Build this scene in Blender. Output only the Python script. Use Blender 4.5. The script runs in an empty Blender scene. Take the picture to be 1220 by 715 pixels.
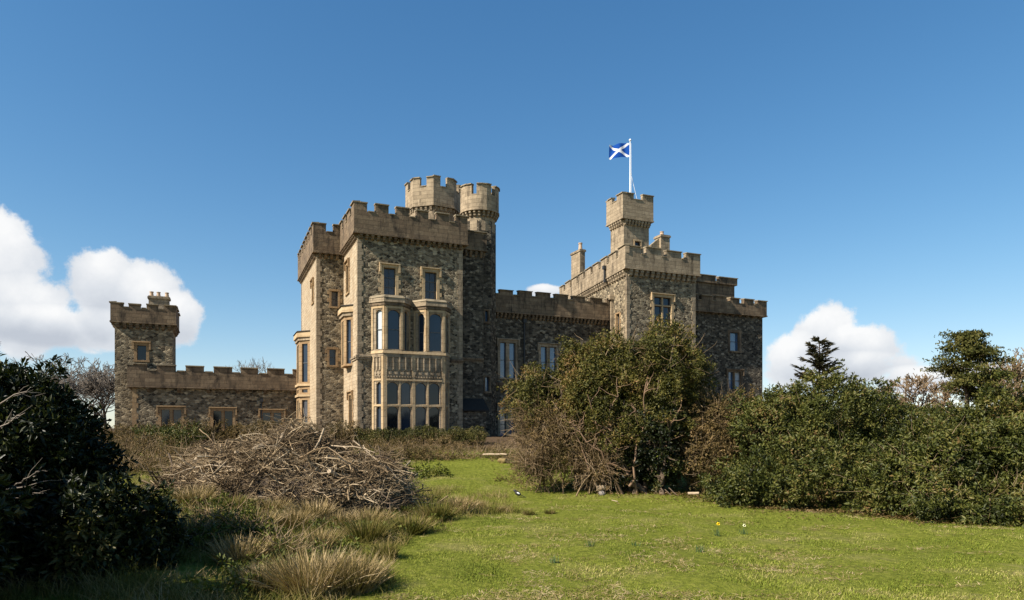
import bpy, bmesh, math, random
import numpy as np
from mathutils import Vector, noise
R = math.radians
sc = bpy.context.scene
COL = sc.collection
rnd = random.Random(7)
rng = np.random.default_rng(11)

# ------------------------------------------------------------------ camera, sky, sun, exposure
EYE = 2.4
cd = bpy.data.cameras.new("camera"); cam = bpy.data.objects.new("camera", cd); COL.objects.link(cam)
cam.location = (0, 0, EYE); cam.rotation_euler = (R(90), 0, 0)
cd.sensor_width = 36; cd.lens = 800 / 1220 * 36; cd.shift_y = 0.125
cd.clip_start = 0.1; cd.clip_end = 5000
sc.camera = cam
SUN_AZ = R(32.5); SUN_EL = R(40)          # heading of the light on the ground, elevation
L = Vector((math.cos(SUN_AZ) * math.cos(SUN_EL), math.sin(SUN_AZ) * math.cos(SUN_EL), -math.sin(SUN_EL)))
sd = bpy.data.lights.new("sun", 'SUN'); sd.energy = 5.0; sd.angle = R(0.5); sd.color = (1.0, 0.93, 0.82)
sun = bpy.data.objects.new("sun", sd); COL.objects.link(sun); sun.rotation_euler = L.to_track_quat('-Z', 'Y').to_euler()
sc.view_settings.view_transform = 'Standard'; sc.view_settings.look = 'None'
sc.view_settings.exposure = 0.95; sc.view_settings.gamma = 1.0
sc.render.film_transparent = False

def N(nt, typ, **kw):
    n = nt.nodes.new(typ)
    for k, v in kw.items():
        if k == 'ins':
            for a, b in v.items(): n.inputs[a].default_value = b
        else: setattr(n, k, v)
    return n
def LK(nt, a, b): nt.links.new(a, b)
def MATH(nt, op, a, b=None, c=None, clamp=False):
    n = nt.nodes.new('ShaderNodeMath'); n.operation = op; n.use_clamp = clamp
    for i, v in enumerate((a, b, c)):
        if v is None: continue
        if isinstance(v, (int, float)): n.inputs[i].default_value = v
        else: nt.links.new(v, n.inputs[i])
    return n.outputs[0]
def MIX(nt, f, a, b, mode='MIX'):
    n = nt.nodes.new('ShaderNodeMix'); n.data_type = 'RGBA'; n.blend_type = mode
    for i, v in ((0, f), (6, a), (7, b)):
        if isinstance(v, (int, float)): n.inputs[i].default_value = v
        elif isinstance(v, tuple): n.inputs[i].default_value = (*v, 1) if len(v) == 3 else v
        else: nt.links.new(v, n.inputs[i])
    return n.outputs[2]
def RAMP(nt, f, stops, interp='LINEAR'):
    n = nt.nodes.new('ShaderNodeValToRGB'); cr = n.color_ramp; cr.interpolation = interp
    while len(cr.elements) < len(stops): cr.elements.new(0.5)
    for e, (p, c) in zip(cr.elements, stops):
        e.position = p; e.color = (*c, 1) if len(c) == 3 else c
    nt.links.new(f, n.inputs[0]); return n.outputs[0]

world = bpy.data.worlds.new("World"); sc.world = world; world.use_nodes = True
nt = world.node_tree; nt.nodes.clear()
sky = N(nt, 'ShaderNodeTexSky', sky_type='NISHITA', sun_disc=False, sun_elevation=SUN_EL,
        sun_rotation=math.atan2(-L.x, -L.y) % (2 * math.pi), air_density=0.8, dust_density=0.2, ozone_density=1.5)
hs = N(nt, 'ShaderNodeHueSaturation', ins={'Saturation': 1.28, 'Value': 1.0}); LK(nt, sky.outputs[0], hs.inputs['Color'])
tc = N(nt, 'ShaderNodeTexCoord'); sx = N(nt, 'ShaderNodeSeparateXYZ'); LK(nt, tc.outputs['Generated'], sx.inputs[0])
az = MATH(nt, 'ARCTAN2', sx.outputs[0], sx.outputs[1]); el = MATH(nt, 'ARCSINE', sx.outputs[2])
# fluffy distortion of the cloud outlines
n1 = N(nt, 'ShaderNodeTexNoise', ins={'Scale': 11.0, 'Detail': 12.0, 'Roughness': 0.66, 'Lacunarity': 2.1}); LK(nt, tc.outputs['Generated'], n1.inputs['Vector'])
n2 = N(nt, 'ShaderNodeTexNoise', ins={'Scale': 7.0, 'Detail': 7.0, 'Roughness': 0.6}); LK(nt, tc.outputs['Generated'], n2.inputs['Vector'])
clouds = [(-14, 330, 78, 84), (35, 375, 75, 50), (122, 350, 42, 62), (178, 360, 42, 48), (212, 380, 30, 36), (100, 392, 140, 28),
          (985, 402, 46, 44), (1025, 420, 54, 38), (945, 428, 42, 36), (1010, 440, 90, 22), (1085, 452, 50, 18), (648, 347, 24, 10), (1165, 448, 60, 18)]
m = None; bs = None
for px, py, rx, ry in clouds:
    rr = math.hypot(800, px - 610)
    a0 = math.atan((px - 610) / 800); e0 = math.atan((510 - py) / rr)
    ra = rx * 800 / rr ** 2; re = ry / rr * math.cos(e0) ** 2
    da = MATH(nt, 'DIVIDE', MATH(nt, 'SUBTRACT', az, a0), ra); de = MATH(nt, 'DIVIDE', MATH(nt, 'SUBTRACT', el, e0), re)
    d = MATH(nt, 'SUBTRACT', 1.0, MATH(nt, 'ADD', MATH(nt, 'MULTIPLY', da, da), MATH(nt, 'MULTIPLY', de, de)))
    m = d if m is None else MATH(nt, 'SMOOTH_MAX', m, d, 0.25)
    lo = MATH(nt, 'MULTIPLY', MATH(nt, 'MAXIMUM', d, 0.0), de)
    bs = lo if bs is None else MATH(nt, 'ADD', bs, lo)
mm = MATH(nt, 'ADD', m, MATH(nt, 'MULTIPLY', MATH(nt, 'SUBTRACT', n1.outputs[0], 0.5), 2.9))
mr = N(nt, 'ShaderNodeMapRange', interpolation_type='SMOOTHSTEP', ins={'From Min': -0.08, 'From Max': 0.38}); LK(nt, mm, mr.inputs['Value'])
tone = MATH(nt, 'ADD', MATH(nt, 'ADD', MATH(nt, 'MULTIPLY', bs, 0.9), 0.62), MATH(nt, 'MULTIPLY', MATH(nt, 'SUBTRACT', n2.outputs[0], 0.5), 2.0), clamp=True)
cc = RAMP(nt, tone, [(0.0, (3.3, 3.55, 4.0)), (0.5, (4.5, 4.7, 5.0)), (1.0, (6.0, 6.0, 6.0))])
va = N(nt, 'ShaderNodeVectorMath', operation='MULTIPLY_ADD', ins={1: (.0985,) * 3, 2: (1, 1, 1)}); LK(nt, hs.outputs[0], va.inputs[0])
vb = N(nt, 'ShaderNodeVectorMath', operation='SCALE', ins={'Scale': 1.37}); LK(nt, hs.outputs[0], vb.inputs[0])
vd = N(nt, 'ShaderNodeVectorMath', operation='DIVIDE'); LK(nt, vb.outputs[0], vd.inputs[0]); LK(nt, va.outputs[0], vd.inputs[1])
wc = MIX(nt, MATH(nt, 'MULTIPLY', mr.outputs[0], 0.97), vd.outputs[0], cc)
bg = N(nt, 'ShaderNodeBackground', ins={'Strength': 0.085}); LK(nt, wc, bg.inputs[0])
wo = N(nt, 'ShaderNodeOutputWorld'); LK(nt, bg.outputs[0], wo.inputs[0])

# ------------------------------------------------------------------ materials
def mat(name, rough=0.85, spec=0.3):
    m = bpy.data.materials.new(name); m.use_nodes = True
    b = m.node_tree.nodes['Principled BSDF']
    b.inputs['Roughness'].default_value = rough; b.inputs['Specular IOR Level'].default_value = spec
    return m, m.node_tree, b
def objvec(nt, scale=(1, 1, 1)):
    t = N(nt, 'ShaderNodeTexCoord'); mp = N(nt, 'ShaderNodeMapping', ins={'Scale': scale}); LK(nt, t.outputs['Object'], mp.inputs[0]); return mp.outputs[0]
def warped(nt, v, amt, scale):
    n = N(nt, 'ShaderNodeTexNoise', ins={'Scale': scale, 'Detail': 2.0}); LK(nt, v, n.inputs['Vector'])
    s = N(nt, 'ShaderNodeVectorMath', operation='SUBTRACT', ins={1: (.5, .5, .5)}); LK(nt, n.outputs['Color'], s.inputs[0])
    q = N(nt, 'ShaderNodeVectorMath', operation='SCALE', ins={'Scale': amt}); LK(nt, s.outputs[0], q.inputs[0])
    a = N(nt, 'ShaderNodeVectorMath', operation='ADD'); LK(nt, v, a.inputs[0]); LK(nt, q.outputs[0], a.inputs[1]); return a.outputs[0]

def rubble_mat(name, stops, mortar, scale=(3.6, 3.6, 5.8), sep=True):
    m, nt, b = mat(name, 0.95, 0.15)
    v = warped(nt, objvec(nt, scale), 0.22, 1.1)
    vo = N(nt, 'ShaderNodeTexVoronoi', feature='F1', ins={'Scale': 1.0, 'Randomness': 0.95}); LK(nt, v, vo.inputs['Vector'])
    ve = N(nt, 'ShaderNodeTexVoronoi', feature='DISTANCE_TO_EDGE', ins={'Scale': 1.0, 'Randomness': 0.95}); LK(nt, v, ve.inputs['Vector'])
    sp = N(nt, 'ShaderNodeSeparateColor'); LK(nt, vo.outputs['Color'], sp.inputs[0])
    c = RAMP(nt, sp.outputs[0], stops)
    nz = N(nt, 'ShaderNodeTexNoise', ins={'Scale': 14.0, 'Detail': 4.0}); LK(nt, v, nz.inputs['Vector'])
    c = MIX(nt, 0.4, c, MIX(nt, nz.outputs[0], (.27, .24, .21), (.84, .80, .74)), 'OVERLAY')
    big = N(nt, 'ShaderNodeTexNoise', ins={'Scale': 0.35, 'Detail': 5.0, 'Roughness': 0.65}); LK(nt, objvec(nt), big.inputs['Vector'])
    c = MIX(nt, MATH(nt, 'MULTIPLY', MATH(nt, 'SUBTRACT', big.outputs[0], 0.42, clamp=True), 2.2, clamp=True), c, MIX(nt, .5, c, (.10, .085, .06)), 'MIX')
    e = MATH(nt, 'LESS_THAN', ve.outputs['Distance'], MATH(nt, 'ADD', 0.02, MATH(nt, 'MULTIPLY', nz.outputs[0], 0.07)))
    c = MIX(nt, MATH(nt, 'MULTIPLY', e, 0.75), c, mortar)
    LK(nt, c, b.inputs['Base Color'])
    h = MATH(nt, 'ADD', MATH(nt, 'MULTIPLY', MATH(nt, 'MINIMUM', ve.outputs['Distance'], 0.16), 5.0), MATH(nt, 'ADD', MATH(nt, 'MULTIPLY', sp.outputs[1], 0.45), MATH(nt, 'MULTIPLY', nz.outputs[0], 0.35)))
    bp = N(nt, 'ShaderNodeBump', ins={'Strength': 0.6, 'Distance': 0.06}); LK(nt, h, bp.inputs['Height']); LK(nt, bp.outputs[0], b.inputs['Normal'])
    return m
def ashlar_mat(name, cols, bw=0.75, bh=0.32, stain=(.05, .04, .03), amt=1.0):
    m, nt, b = mat(name, 0.9, 0.2)
    ov = objvec(nt); s = N(nt, 'ShaderNodeSeparateXYZ'); LK(nt, ov, s.inputs[0])
    cb = N(nt, 'ShaderNodeCombineXYZ'); LK(nt, MATH(nt, 'ADD', s.outputs[0], s.outputs[1]), cb.inputs[0]); LK(nt, s.outputs[2], cb.inputs[1])
    br = N(nt, 'ShaderNodeTexBrick', ins={'Scale': 1.0, 'Brick Width': bw, 'Row Height': bh, 'Mortar Size': 0.012, 'Mortar Smooth': 0.2, 'Bias': 0.0,
           'Color1': (*cols[0], 1), 'Color2': (*cols[1], 1), 'Mortar': (*[x * .68 for x in cols[0]], 1)}); LK(nt, cb.outputs[0], br.inputs['Vector'])
    vo = N(nt, 'ShaderNodeTexNoise', ins={'Scale': 1.4, 'Detail': 6.0, 'Roughness': 0.7}); LK(nt, ov, vo.inputs['Vector'])
    c = MIX(nt, MATH(nt, 'MULTIPLY', MATH(nt, 'SUBTRACT', vo.outputs[0], 0.46, clamp=True), 3.2 * amt, clamp=True), br.outputs[0], cols[2])
    st = N(nt, 'ShaderNodeTexNoise', ins={'Scale': 1.0, 'Detail': 5.0, 'Roughness': 0.65}); LK(nt, objvec(nt, (2.2, 2.2, .55)), st.inputs['Vector'])
    c = MIX(nt, MATH(nt, 'MULTIPLY', MATH(nt, 'SUBTRACT', st.outputs[0], 0.5, clamp=True), 3.6 * amt, clamp=True), c, stain)
    LK(nt, c, b.inputs['Base Color'])
    fz = N(nt, 'ShaderNodeTexNoise', ins={'Scale': 9.0, 'Detail': 5.0}); LK(nt, ov, fz.inputs['Vector'])
    h = MATH(nt, 'SUBTRACT', MATH(nt, 'MULTIPLY', fz.outputs[0], 0.6), br.outputs['Fac'])
    bp = N(nt, 'ShaderNodeBump', ins={'Strength': 0.7, 'Distance': 0.03}); LK(nt, h, bp.inputs['Height']); LK(nt, bp.outputs[0], b.inputs['Normal'])
    return m
RUB = rubble_mat("rubble_stone", [(0, (.036, .028, .019)), (.2, (.085, .066, .043)), (.45, (.145, .114, .074)), (.7, (.225, .178, .115)), (.88, (.32, .26, .17)), (1, (.44, .36, .24))], (.20, .17, .12), sep=True)
RUBD = rubble_mat("shade_dark_rubble", [(0, (.020, .017, .013)), (.3, (.05, .042, .031)), (.6, (.095, .079, .057)), (.85, (.16, .135, .098)), (1, (.26, .22, .16))], (.08, .068, .052), sep=True)  # darker rubble; part of the walls' shade is put into its colour
ASH = ashlar_mat("weathered_ashlar", [(.145, .10, .062), (.225, .162, .10), (.09, .066, .043)], stain=(.028, .022, .017), amt=1.3)
ASHP = ashlar_mat("pale_ashlar", [(.26, .20, .13), (.36, .28, .185), (.19, .145, .095)], amt=1.25, stain=(.06, .046, .032))
FLK = ashlar_mat("sunlit_flank_stone", [(.34, .265, .175), (.44, .35, .235), (.30, .19, .10)], .55, .26, stain=(.16, .115, .07), amt=.9)  # smooth dressed facing, made paler so sunlight sits partly in its colour
DRS = ashlar_mat("dressed_sandstone", [(.40, .29, .165), (.46, .34, .20), (.34, .22, .11)], 1.1, .5, (.22, .15, .08), .8)
ORG = ashlar_mat("orange_sandstone", [(.29, .185, .095), (.33, .225, .12), (.20, .125, .06)], .9, .4, (.15, .10, .06), .8)
COP = ashlar_mat("coping_stone", [(.25, .20, .13), (.30, .24, .155), (.13, .10, .07)], 1.3, .6, (.06,.05,.035))
def simple(name, col, rough=.6, var=0.25, sc_=6.0, spec=.3):
    m, nt, b = mat(name, rough, spec)
    n = N(nt, 'ShaderNodeTexNoise', ins={'Scale': sc_, 'Detail': 4.0}); LK(nt, objvec(nt), n.inputs['Vector'])
    LK(nt, MIX(nt, n.outputs[0], tuple(c * (1 - var) for c in col), tuple(min(1, c * (1 + var)) for c in col)), b.inputs['Base Color']); return m
GLS = simple("window_glass", (.018, .028, .045), .06, .5, .7, .5); GLS.node_tree.nodes['Principled BSDF'].inputs['IOR'].default_value = 1.55
GLSD = simple("dark_window_glass", (.008, .010, .014), .05, .6, .9, .5)
GLSC = simple("curtained_glass", (.055, .055, .06), .12, .7, 1.6, .5)
GLSB = simple("sky_bright_glass", (.04, .085, .16), .08, .6, .9, .5); GLSB.node_tree.nodes['Principled BSDF'].inputs['IOR'].default_value = 2.0  # sky reflection painted into the blue base colour
BLIND = simple("pale_blind", (.42, .45, .46), .7, .1)
SASH = simple("painted_sash", (.10, .10, .10), .5)
WOODF = simple("brown_window_wood", (.30, .17, .08), .6)
LEAD = simple("roof_lead", (.12, .12, .12), .6)
SLATE = simple("slate", (.03, .027, .024), .9, .3, 5, .1)
WHITE = simple("white_paint", (.75, .75, .76), .35, .04)
CLAY = simple("clay_pot", (.42, .30, .20), .8)
IRON = simple("black_iron", (.03, .03, .03), .5)

def foliage(name, stops, rough=.45, spec=.35, trans=.12, nscale=.9):
    m, nt, b = mat(name, rough, spec)
    g = N(nt, 'ShaderNodeNewGeometry')
    n = N(nt, 'ShaderNodeTexNoise', ins={'Scale': nscale, 'Detail': 3.0}); LK(nt, objvec(nt), n.inputs['Vector'])
    f = MATH(nt, 'ADD', MATH(nt, 'MULTIPLY', g.outputs['Random Per Island'], .6), MATH(nt, 'MULTIPLY', MATH(nt, 'SUBTRACT', n.outputs[0], .5), 1.9))
    f = MATH(nt, 'ADD', f, .19, clamp=True)
    c = RAMP(nt, f, stops); LK(nt, c, b.inputs['Base Color'])
    if trans:
        tr = N(nt, 'ShaderNodeBsdfTranslucent'); LK(nt, MIX(nt, 1.0, c, (1.0, 1.1, .5), 'MULTIPLY'), tr.inputs[0])
        ms = N(nt, 'ShaderNodeMixShader', ins={0: trans}); LK(nt, b.outputs[0], ms.inputs[1]); LK(nt, tr.outputs[0], ms.inputs[2])
        LK(nt, ms.outputs[0], nt.nodes['Material Output'].inputs[0])
    return m
RHO = foliage("rhododendron_leaf", [(0, (.018, .023, .005)), (.3, (.045, .054, .010)), (.6, (.085, .090, .017)), (.86, (.14, .122, .03)), (1, (.17, .10, .04))], .5, .22)
RHOD = foliage("dark_glossy_leaf", [(0, (.006, .009, .003)), (.5, (.016, .022, .005)), (.8, (.05, .056, .012)), (1, (.12, .10, .035))], .45, .22)  # sun flecks painted into the pale stops, shade into the dark ones
OLV = foliage("olive_leaf", [(0, (.024, .026, .006)), (.35, (.064, .064, .012)), (.7, (.125, .108, .022)), (1, (.21, .12, .045))], .55, .2)
BRN = foliage("browning_leaf", [(0, (.045, .036, .012)), (.4, (.115, .08, .028)), (.75, (.19, .125, .05)), (1, (.27, .18, .09))], .6, .15)
PINE = foliage("pine_needle", [(0, (.025, .032, .008)), (.5, (.06, .062, .015)), (1, (.13, .11, .03))], .6, .1)
SPRU = foliage("spruce_needle", [(0, (.035, .04, .028)), (.5, (.085, .08, .05)), (1, (.17, .135, .09))], .6, .1)
HEDG = foliage("hedge_leaf", [(0, (.025, .028, .007)), (.45, (.06, .06, .014)), (.8, (.12, .105, .022)), (1, (.15, .10, .05))], .55, .2)
BARK = simple("bark", (.10, .07, .045), .9, .5, 12)
LIMB = simple("reddish_limb", (.20, .125, .075), .9, .4, 9)
PALEW = simple("bleached_wood", (.34, .26, .17), .8, .35, 8)
TWIG = foliage("brush_twigs", [(0, (.045, .030, .018)), (.35, (.15, .105, .06)), (.7, (.28, .205, .12)), (1, (.52, .41, .27))], .9, .1, 0)
BTWG = foliage("bare_twigs", [(0, (.09, .08, .065)), (.5, (.16, .135, .11)), (1, (.24, .20, .16))], .9, .1, 0)
BTWR = foliage("brown_bare_twigs", [(0, (.12, .08, .04)), (.5, (.21, .145, .08)), (1, (.31, .225, .14))], .9, .1, 0)
STRAW = foliage("straw_blades", [(0, (.07, .06, .015)), (.25, (.19, .14, .05)), (.6, (.33, .24, .12)), (1, (.48, .37, .22))], .8, .1, .1, 1.4)
SEDG = foliage("sedge_blades", [(0, (.05, .055, .010)), (.4, (.12, .11, .022)), (.7, (.22, .165, .06)), (1, (.34, .25, .13))], .8, .1, .1, 1.4)
GRS = foliage("grass_blades", [(0, (.075, .10, .010)), (.4, (.152, .185, .02)), (.7, (.225, .238, .037)), (1, (.40, .33, .13))], .7, .15, .15, .5)
WEED = foliage("weed_leaf", [(0, (.035, .045, .008)), (.5, (.085, .10, .014)), (1, (.17, .165, .03))], .6, .25, .2, 1.5)

# ------------------------------------------------------------------ object helpers
def link(name, me, m=None, parent=None):
    o = bpy.data.objects.new(name, me); COL.objects.link(o)
    if m is not None and not isinstance(m, (list, tuple)): m = [m]
    for x in (m or []): me.materials.append(x)
    if parent: o.parent = parent
    return o
def objb(name, bm, m, parent=None, smooth=False):
    me = bpy.data.meshes.new(name); bm.normal_update(); bm.to_mesh(me); bm.free()
    if smooth: me.shade_smooth()
    return link(name, me, m, parent)
def npmesh(name, V, F, smooth=False):
    me = bpy.data.meshes.new(name); V = np.ascontiguousarray(V, dtype=np.float32); F = np.ascontiguousarray(F, dtype=np.int32)
    nf, k = F.shape
    me.vertices.add(len(V)); me.vertices.foreach_set('co', V.ravel())
    me.loops.add(nf * k); me.loops.foreach_set('vertex_index', F.ravel())
    me.polygons.add(nf); me.polygons.foreach_set('loop_start', np.arange(nf, dtype=np.int32) * k)
    me.polygons.foreach_set('loop_total', np.full(nf, k, dtype=np.int32))
    if smooth: me.polygons.foreach_set('use_smooth', np.ones(nf, dtype=bool))
    me.update(calc_edges=True); return me
def tag(o, label=None, cat=None, group=None, kind=None):
    if label: o['label'] = label
    if cat: o['category'] = cat
    if group: o['group'] = group
    if kind: o['kind'] = kind
    return o
def empty(name, loc, rz=0, **kw):
    o = bpy.data.objects.new(name, None); COL.objects.link(o); o.location = loc; o.rotation_euler = (0, 0, rz); o.empty_display_size = .3
    return tag(o, **kw)

# ------------------------------------------------------------------ ground
def sm(t): t = np.clip(t, 0, 1); return t * t * (3 - 2 * t)
def ground_h(x, y):
    x = np.asarray(x, float); y = np.asarray(y, float)
    h = 1.7 * sm((y - 20) / 22)
    h = h + .05 * np.sin(x * .55 + 1.3) * np.cos(y * .43) + .03 * np.sin(x * 1.3 + y * .9)
    h = h + .55 * sm((-x - 1.5 - .10 * y) / 6) * sm((y - 8) / 6) * (1 - sm((y - 24) / 10))       # bank on the left
    return h
def gh(x, y): return float(ground_h(x, y))
def at(px, d, py=None):
    """world point straight out at distance d along the line through this place in the view"""
    x = (px - 610) / 800 * d
    return (x, d, EYE + (510 - py) / 800 * d) if py is not None else (x, d, gh(x, d))
xs = np.concatenate([np.linspace(-900, -60, 16)[:-1], np.linspace(-60, 60, 361), np.linspace(60, 900, 16)[1:]])
ys = np.concatenate([np.linspace(-60, 4, 12)[:-1], np.linspace(4, 60, 281), np.linspace(60, 1600, 24)[1:]])
X, Y = np.meshgrid(xs, ys); Z = ground_h(X, Y)
for i in range(Z.shape[0]):
    if 4 <= ys[i] < 60:
        for j in range(Z.shape[1]):
            if abs(xs[j]) < 40: Z[i, j] += .05 * noise.noise((xs[j] * 1.1, ys[i] * 1.1, 0)) + .02 * noise.noise((xs[j] * 4, ys[i] * 4, 3))
nx, ny = len(xs), len(ys); idx = np.arange(nx * ny).reshape(ny, nx)
F = np.stack([idx[:-1, :-1], idx[:-1, 1:], idx[1:, 1:], idx[1:, :-1]], -1).reshape(-1, 4)
m, nt, b = mat("turf", .95, .1)
ov = objvec(nt); s = N(nt, 'ShaderNodeSeparateXYZ'); LK(nt, ov, s.inputs[0])
na = N(nt, 'ShaderNodeTexNoise', ins={'Scale': .5, 'Detail': 6.0, 'Roughness': .7}); LK(nt, ov, na.inputs['Vector'])
nb = N(nt, 'ShaderNodeTexNoise', ins={'Scale': 7.0, 'Detail': 5.0, 'Roughness': .75}); LK(nt, ov, nb.inputs['Vector'])
c = RAMP(nt, nb.outputs[0], [(.3, (.065, .074, .009)), (.5, (.135, .15, .018)), (.66, (.20, .195, .034)), (.8, (.32, .25, .10))])
c = MIX(nt, MATH(nt, 'MULTIPLY', MATH(nt, 'SUBTRACT', na.outputs[0], .52, clamp=True), 4, clamp=True), c, MIX(nt, nb.outputs[0], (.12, .115, .024), (.32, .25, .115)))
# bare earth and leaf litter far up the slope, under the shrubs and round the brush heap
lx = MATH(nt, 'ADD', s.outputs[1], MATH(nt, 'MULTIPLY', nb.outputs[0], 4.0))
soil = MATH(nt, 'MULTIPLY', MATH(nt, 'SUBTRACT', lx, 36.0), .5, clamp=True)
c = MIX(nt, soil, c, MIX(nt, nb.outputs[0], (.04, .027, .015), (.14, .09, .05)))
LK(nt, c, b.inputs['Base Color'])
bp = N(nt, 'ShaderNodeBump', ins={'Strength': 1.0, 'Distance': .09}); LK(nt, nb.outputs[0], bp.inputs['Height']); LK(nt, bp.outputs[0], b.inputs['Normal'])
g = link('ground', npmesh('ground', np.stack([X, Y, Z], -1).reshape(-1, 3), F, True), m); tag(g, kind='structure')

# ------------------------------------------------------------------ castle frame: u along the front, v back, z up from its ground
TH = R(23.5); CT, ST = math.cos(TH), math.sin(TH)
AX, AY = -11.12, 48.4; BZ = .7
castle = empty('castle', (AX, AY, EYE - BZ), TH, label='grey and tan rubble stone castle with battlements, square towers and turrets on the rise', cat='castle')
def dep(u, v): return AY + ST * u + CT * v
def U(px, v):
    k = (px - 610) / 800
    return (k * (AY + CT * v) - AX + ST * v) / (CT - k * ST)
def Vv(px, u):
    k = (px - 610) / 800
    return (AX + CT * u - k * (AY + ST * u)) / (k * CT + ST)
def Zl(py, u, v): return (510 - py) / 800 * dep(u, v) + BZ

class Edge:
    def __init__(s, p0, p1):
        s.p = Vector(p0).to_2d(); q = Vector(p1).to_2d(); s.L = (q - s.p).length; s.d = (q - s.p) / s.L; s.n = Vector((s.d.y, -s.d.x))
    def P(s, a, w, z): r = s.p + s.d * a + s.n * w; return Vector((r.x, r.y, z))
def quad(bm, *ps):
    return bm.faces.new([bm.verts.new(p) for p in ps])
def hexa(bm, lo, hi):
    """closed prism from matching lower and upper rings (ccw seen from above)"""
    a = [bm.verts.new(p) for p in lo]; b_ = [bm.verts.new(p) for p in hi]; n = len(a)
    bm.faces.new(a[::-1]); bm.faces.new(b_)
    for i in range(n): bm.faces.new((a[i], a[(i + 1) % n], b_[(i + 1) % n], b_[i]))
def ebox(bm, e, s0, s1, n0, n1, z0, z1, slope=0):
    lo = [e.P(s0, n1, z0), e.P(s1, n1, z0), e.P(s1, n0, z0), e.P(s0, n0, z0)]
    hi = [e.P(s0, n1, z1 - slope), e.P(s1, n1, z1 - slope), e.P(s1, n0, z1), e.P(s0, n0, z1)]
    hexa(bm, lo, hi)
def face_holes(bm, e, s0, s1, z0, z1, holes, depth=.3):
    S = sorted({s0, s1, *[h[0] for h in holes], *[h[1] for h in holes]}); Zs = sorted({z0, z1, *[h[2] for h in holes], *[h[3] for h in holes]})
    for i in range(len(S) - 1):
        for j in range(len(Zs) - 1):
            a, b_, c_, d_ = S[i], S[i + 1], Zs[j], Zs[j + 1]; ms, mz = (a + b_) / 2, (c_ + d_) / 2
            if any(h[0] < ms < h[1] and h[2] < mz < h[3] for h in holes): continue
            quad(bm, e.P(a, 0, c_), e.P(b_, 0, c_), e.P(b_, 0, d_), e.P(a, 0, d_))
    for a, b_, c_, d_ in holes:
        quad(bm, e.P(a, 0, c_), e.P(a, 0, d_), e.P(a, -depth, d_), e.P(a, -depth, c_))
        quad(bm, e.P(b_, 0, d_), e.P(b_, 0, c_), e.P(b_, -depth, c_), e.P(b_, -depth, d_))
        quad(bm, e.P(a, 0, d_), e.P(b_, 0, d_), e.P(b_, -depth, d_), e.P(a, -depth, d_))
        quad(bm, e.P(b_, 0, c_), e.P(a, 0, c_), e.P(a, -depth, c_), e.P(b_, -depth, c_))
def offset_poly(poly, w):
    n = len(poly); out = []
    for i in range(n):
        e0 = Edge(poly[i - 1], poly[i]); e1 = Edge(poly[i], poly[(i + 1) % n])
        m_ = (e0.n + e1.n); m_ = m_ / (1 + e0.n.dot(e1.n)); out.append(Vector(poly[i]).to_2d() + m_ * w)
    return [tuple(p) for p in out]
def prism(bm, poly, z0, z1):
    hexa(bm, [Vector((*p, z0)) for p in poly], [Vector((*p, z1)) for p in poly])
def ring(bm, po, pi, z0, z1):
    n = len(po)
    for i in range(n):
        j = (i + 1) % n; O0, O1, I0, I1 = po[i], po[j], pi[i], pi[j]
        quad(bm, (*O0, z0), (*O1, z0), (*O1, z1), (*O0, z1)); quad(bm, (*I1, z0), (*I0, z0), (*I0, z1), (*I1, z1))
        quad(bm, (*O0, z1), (*O1, z1), (*I1, z1), (*I0, z1)); quad(bm, (*O1, z0), (*O0, z0), (*I0, z0), (*I1, z0))

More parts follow.
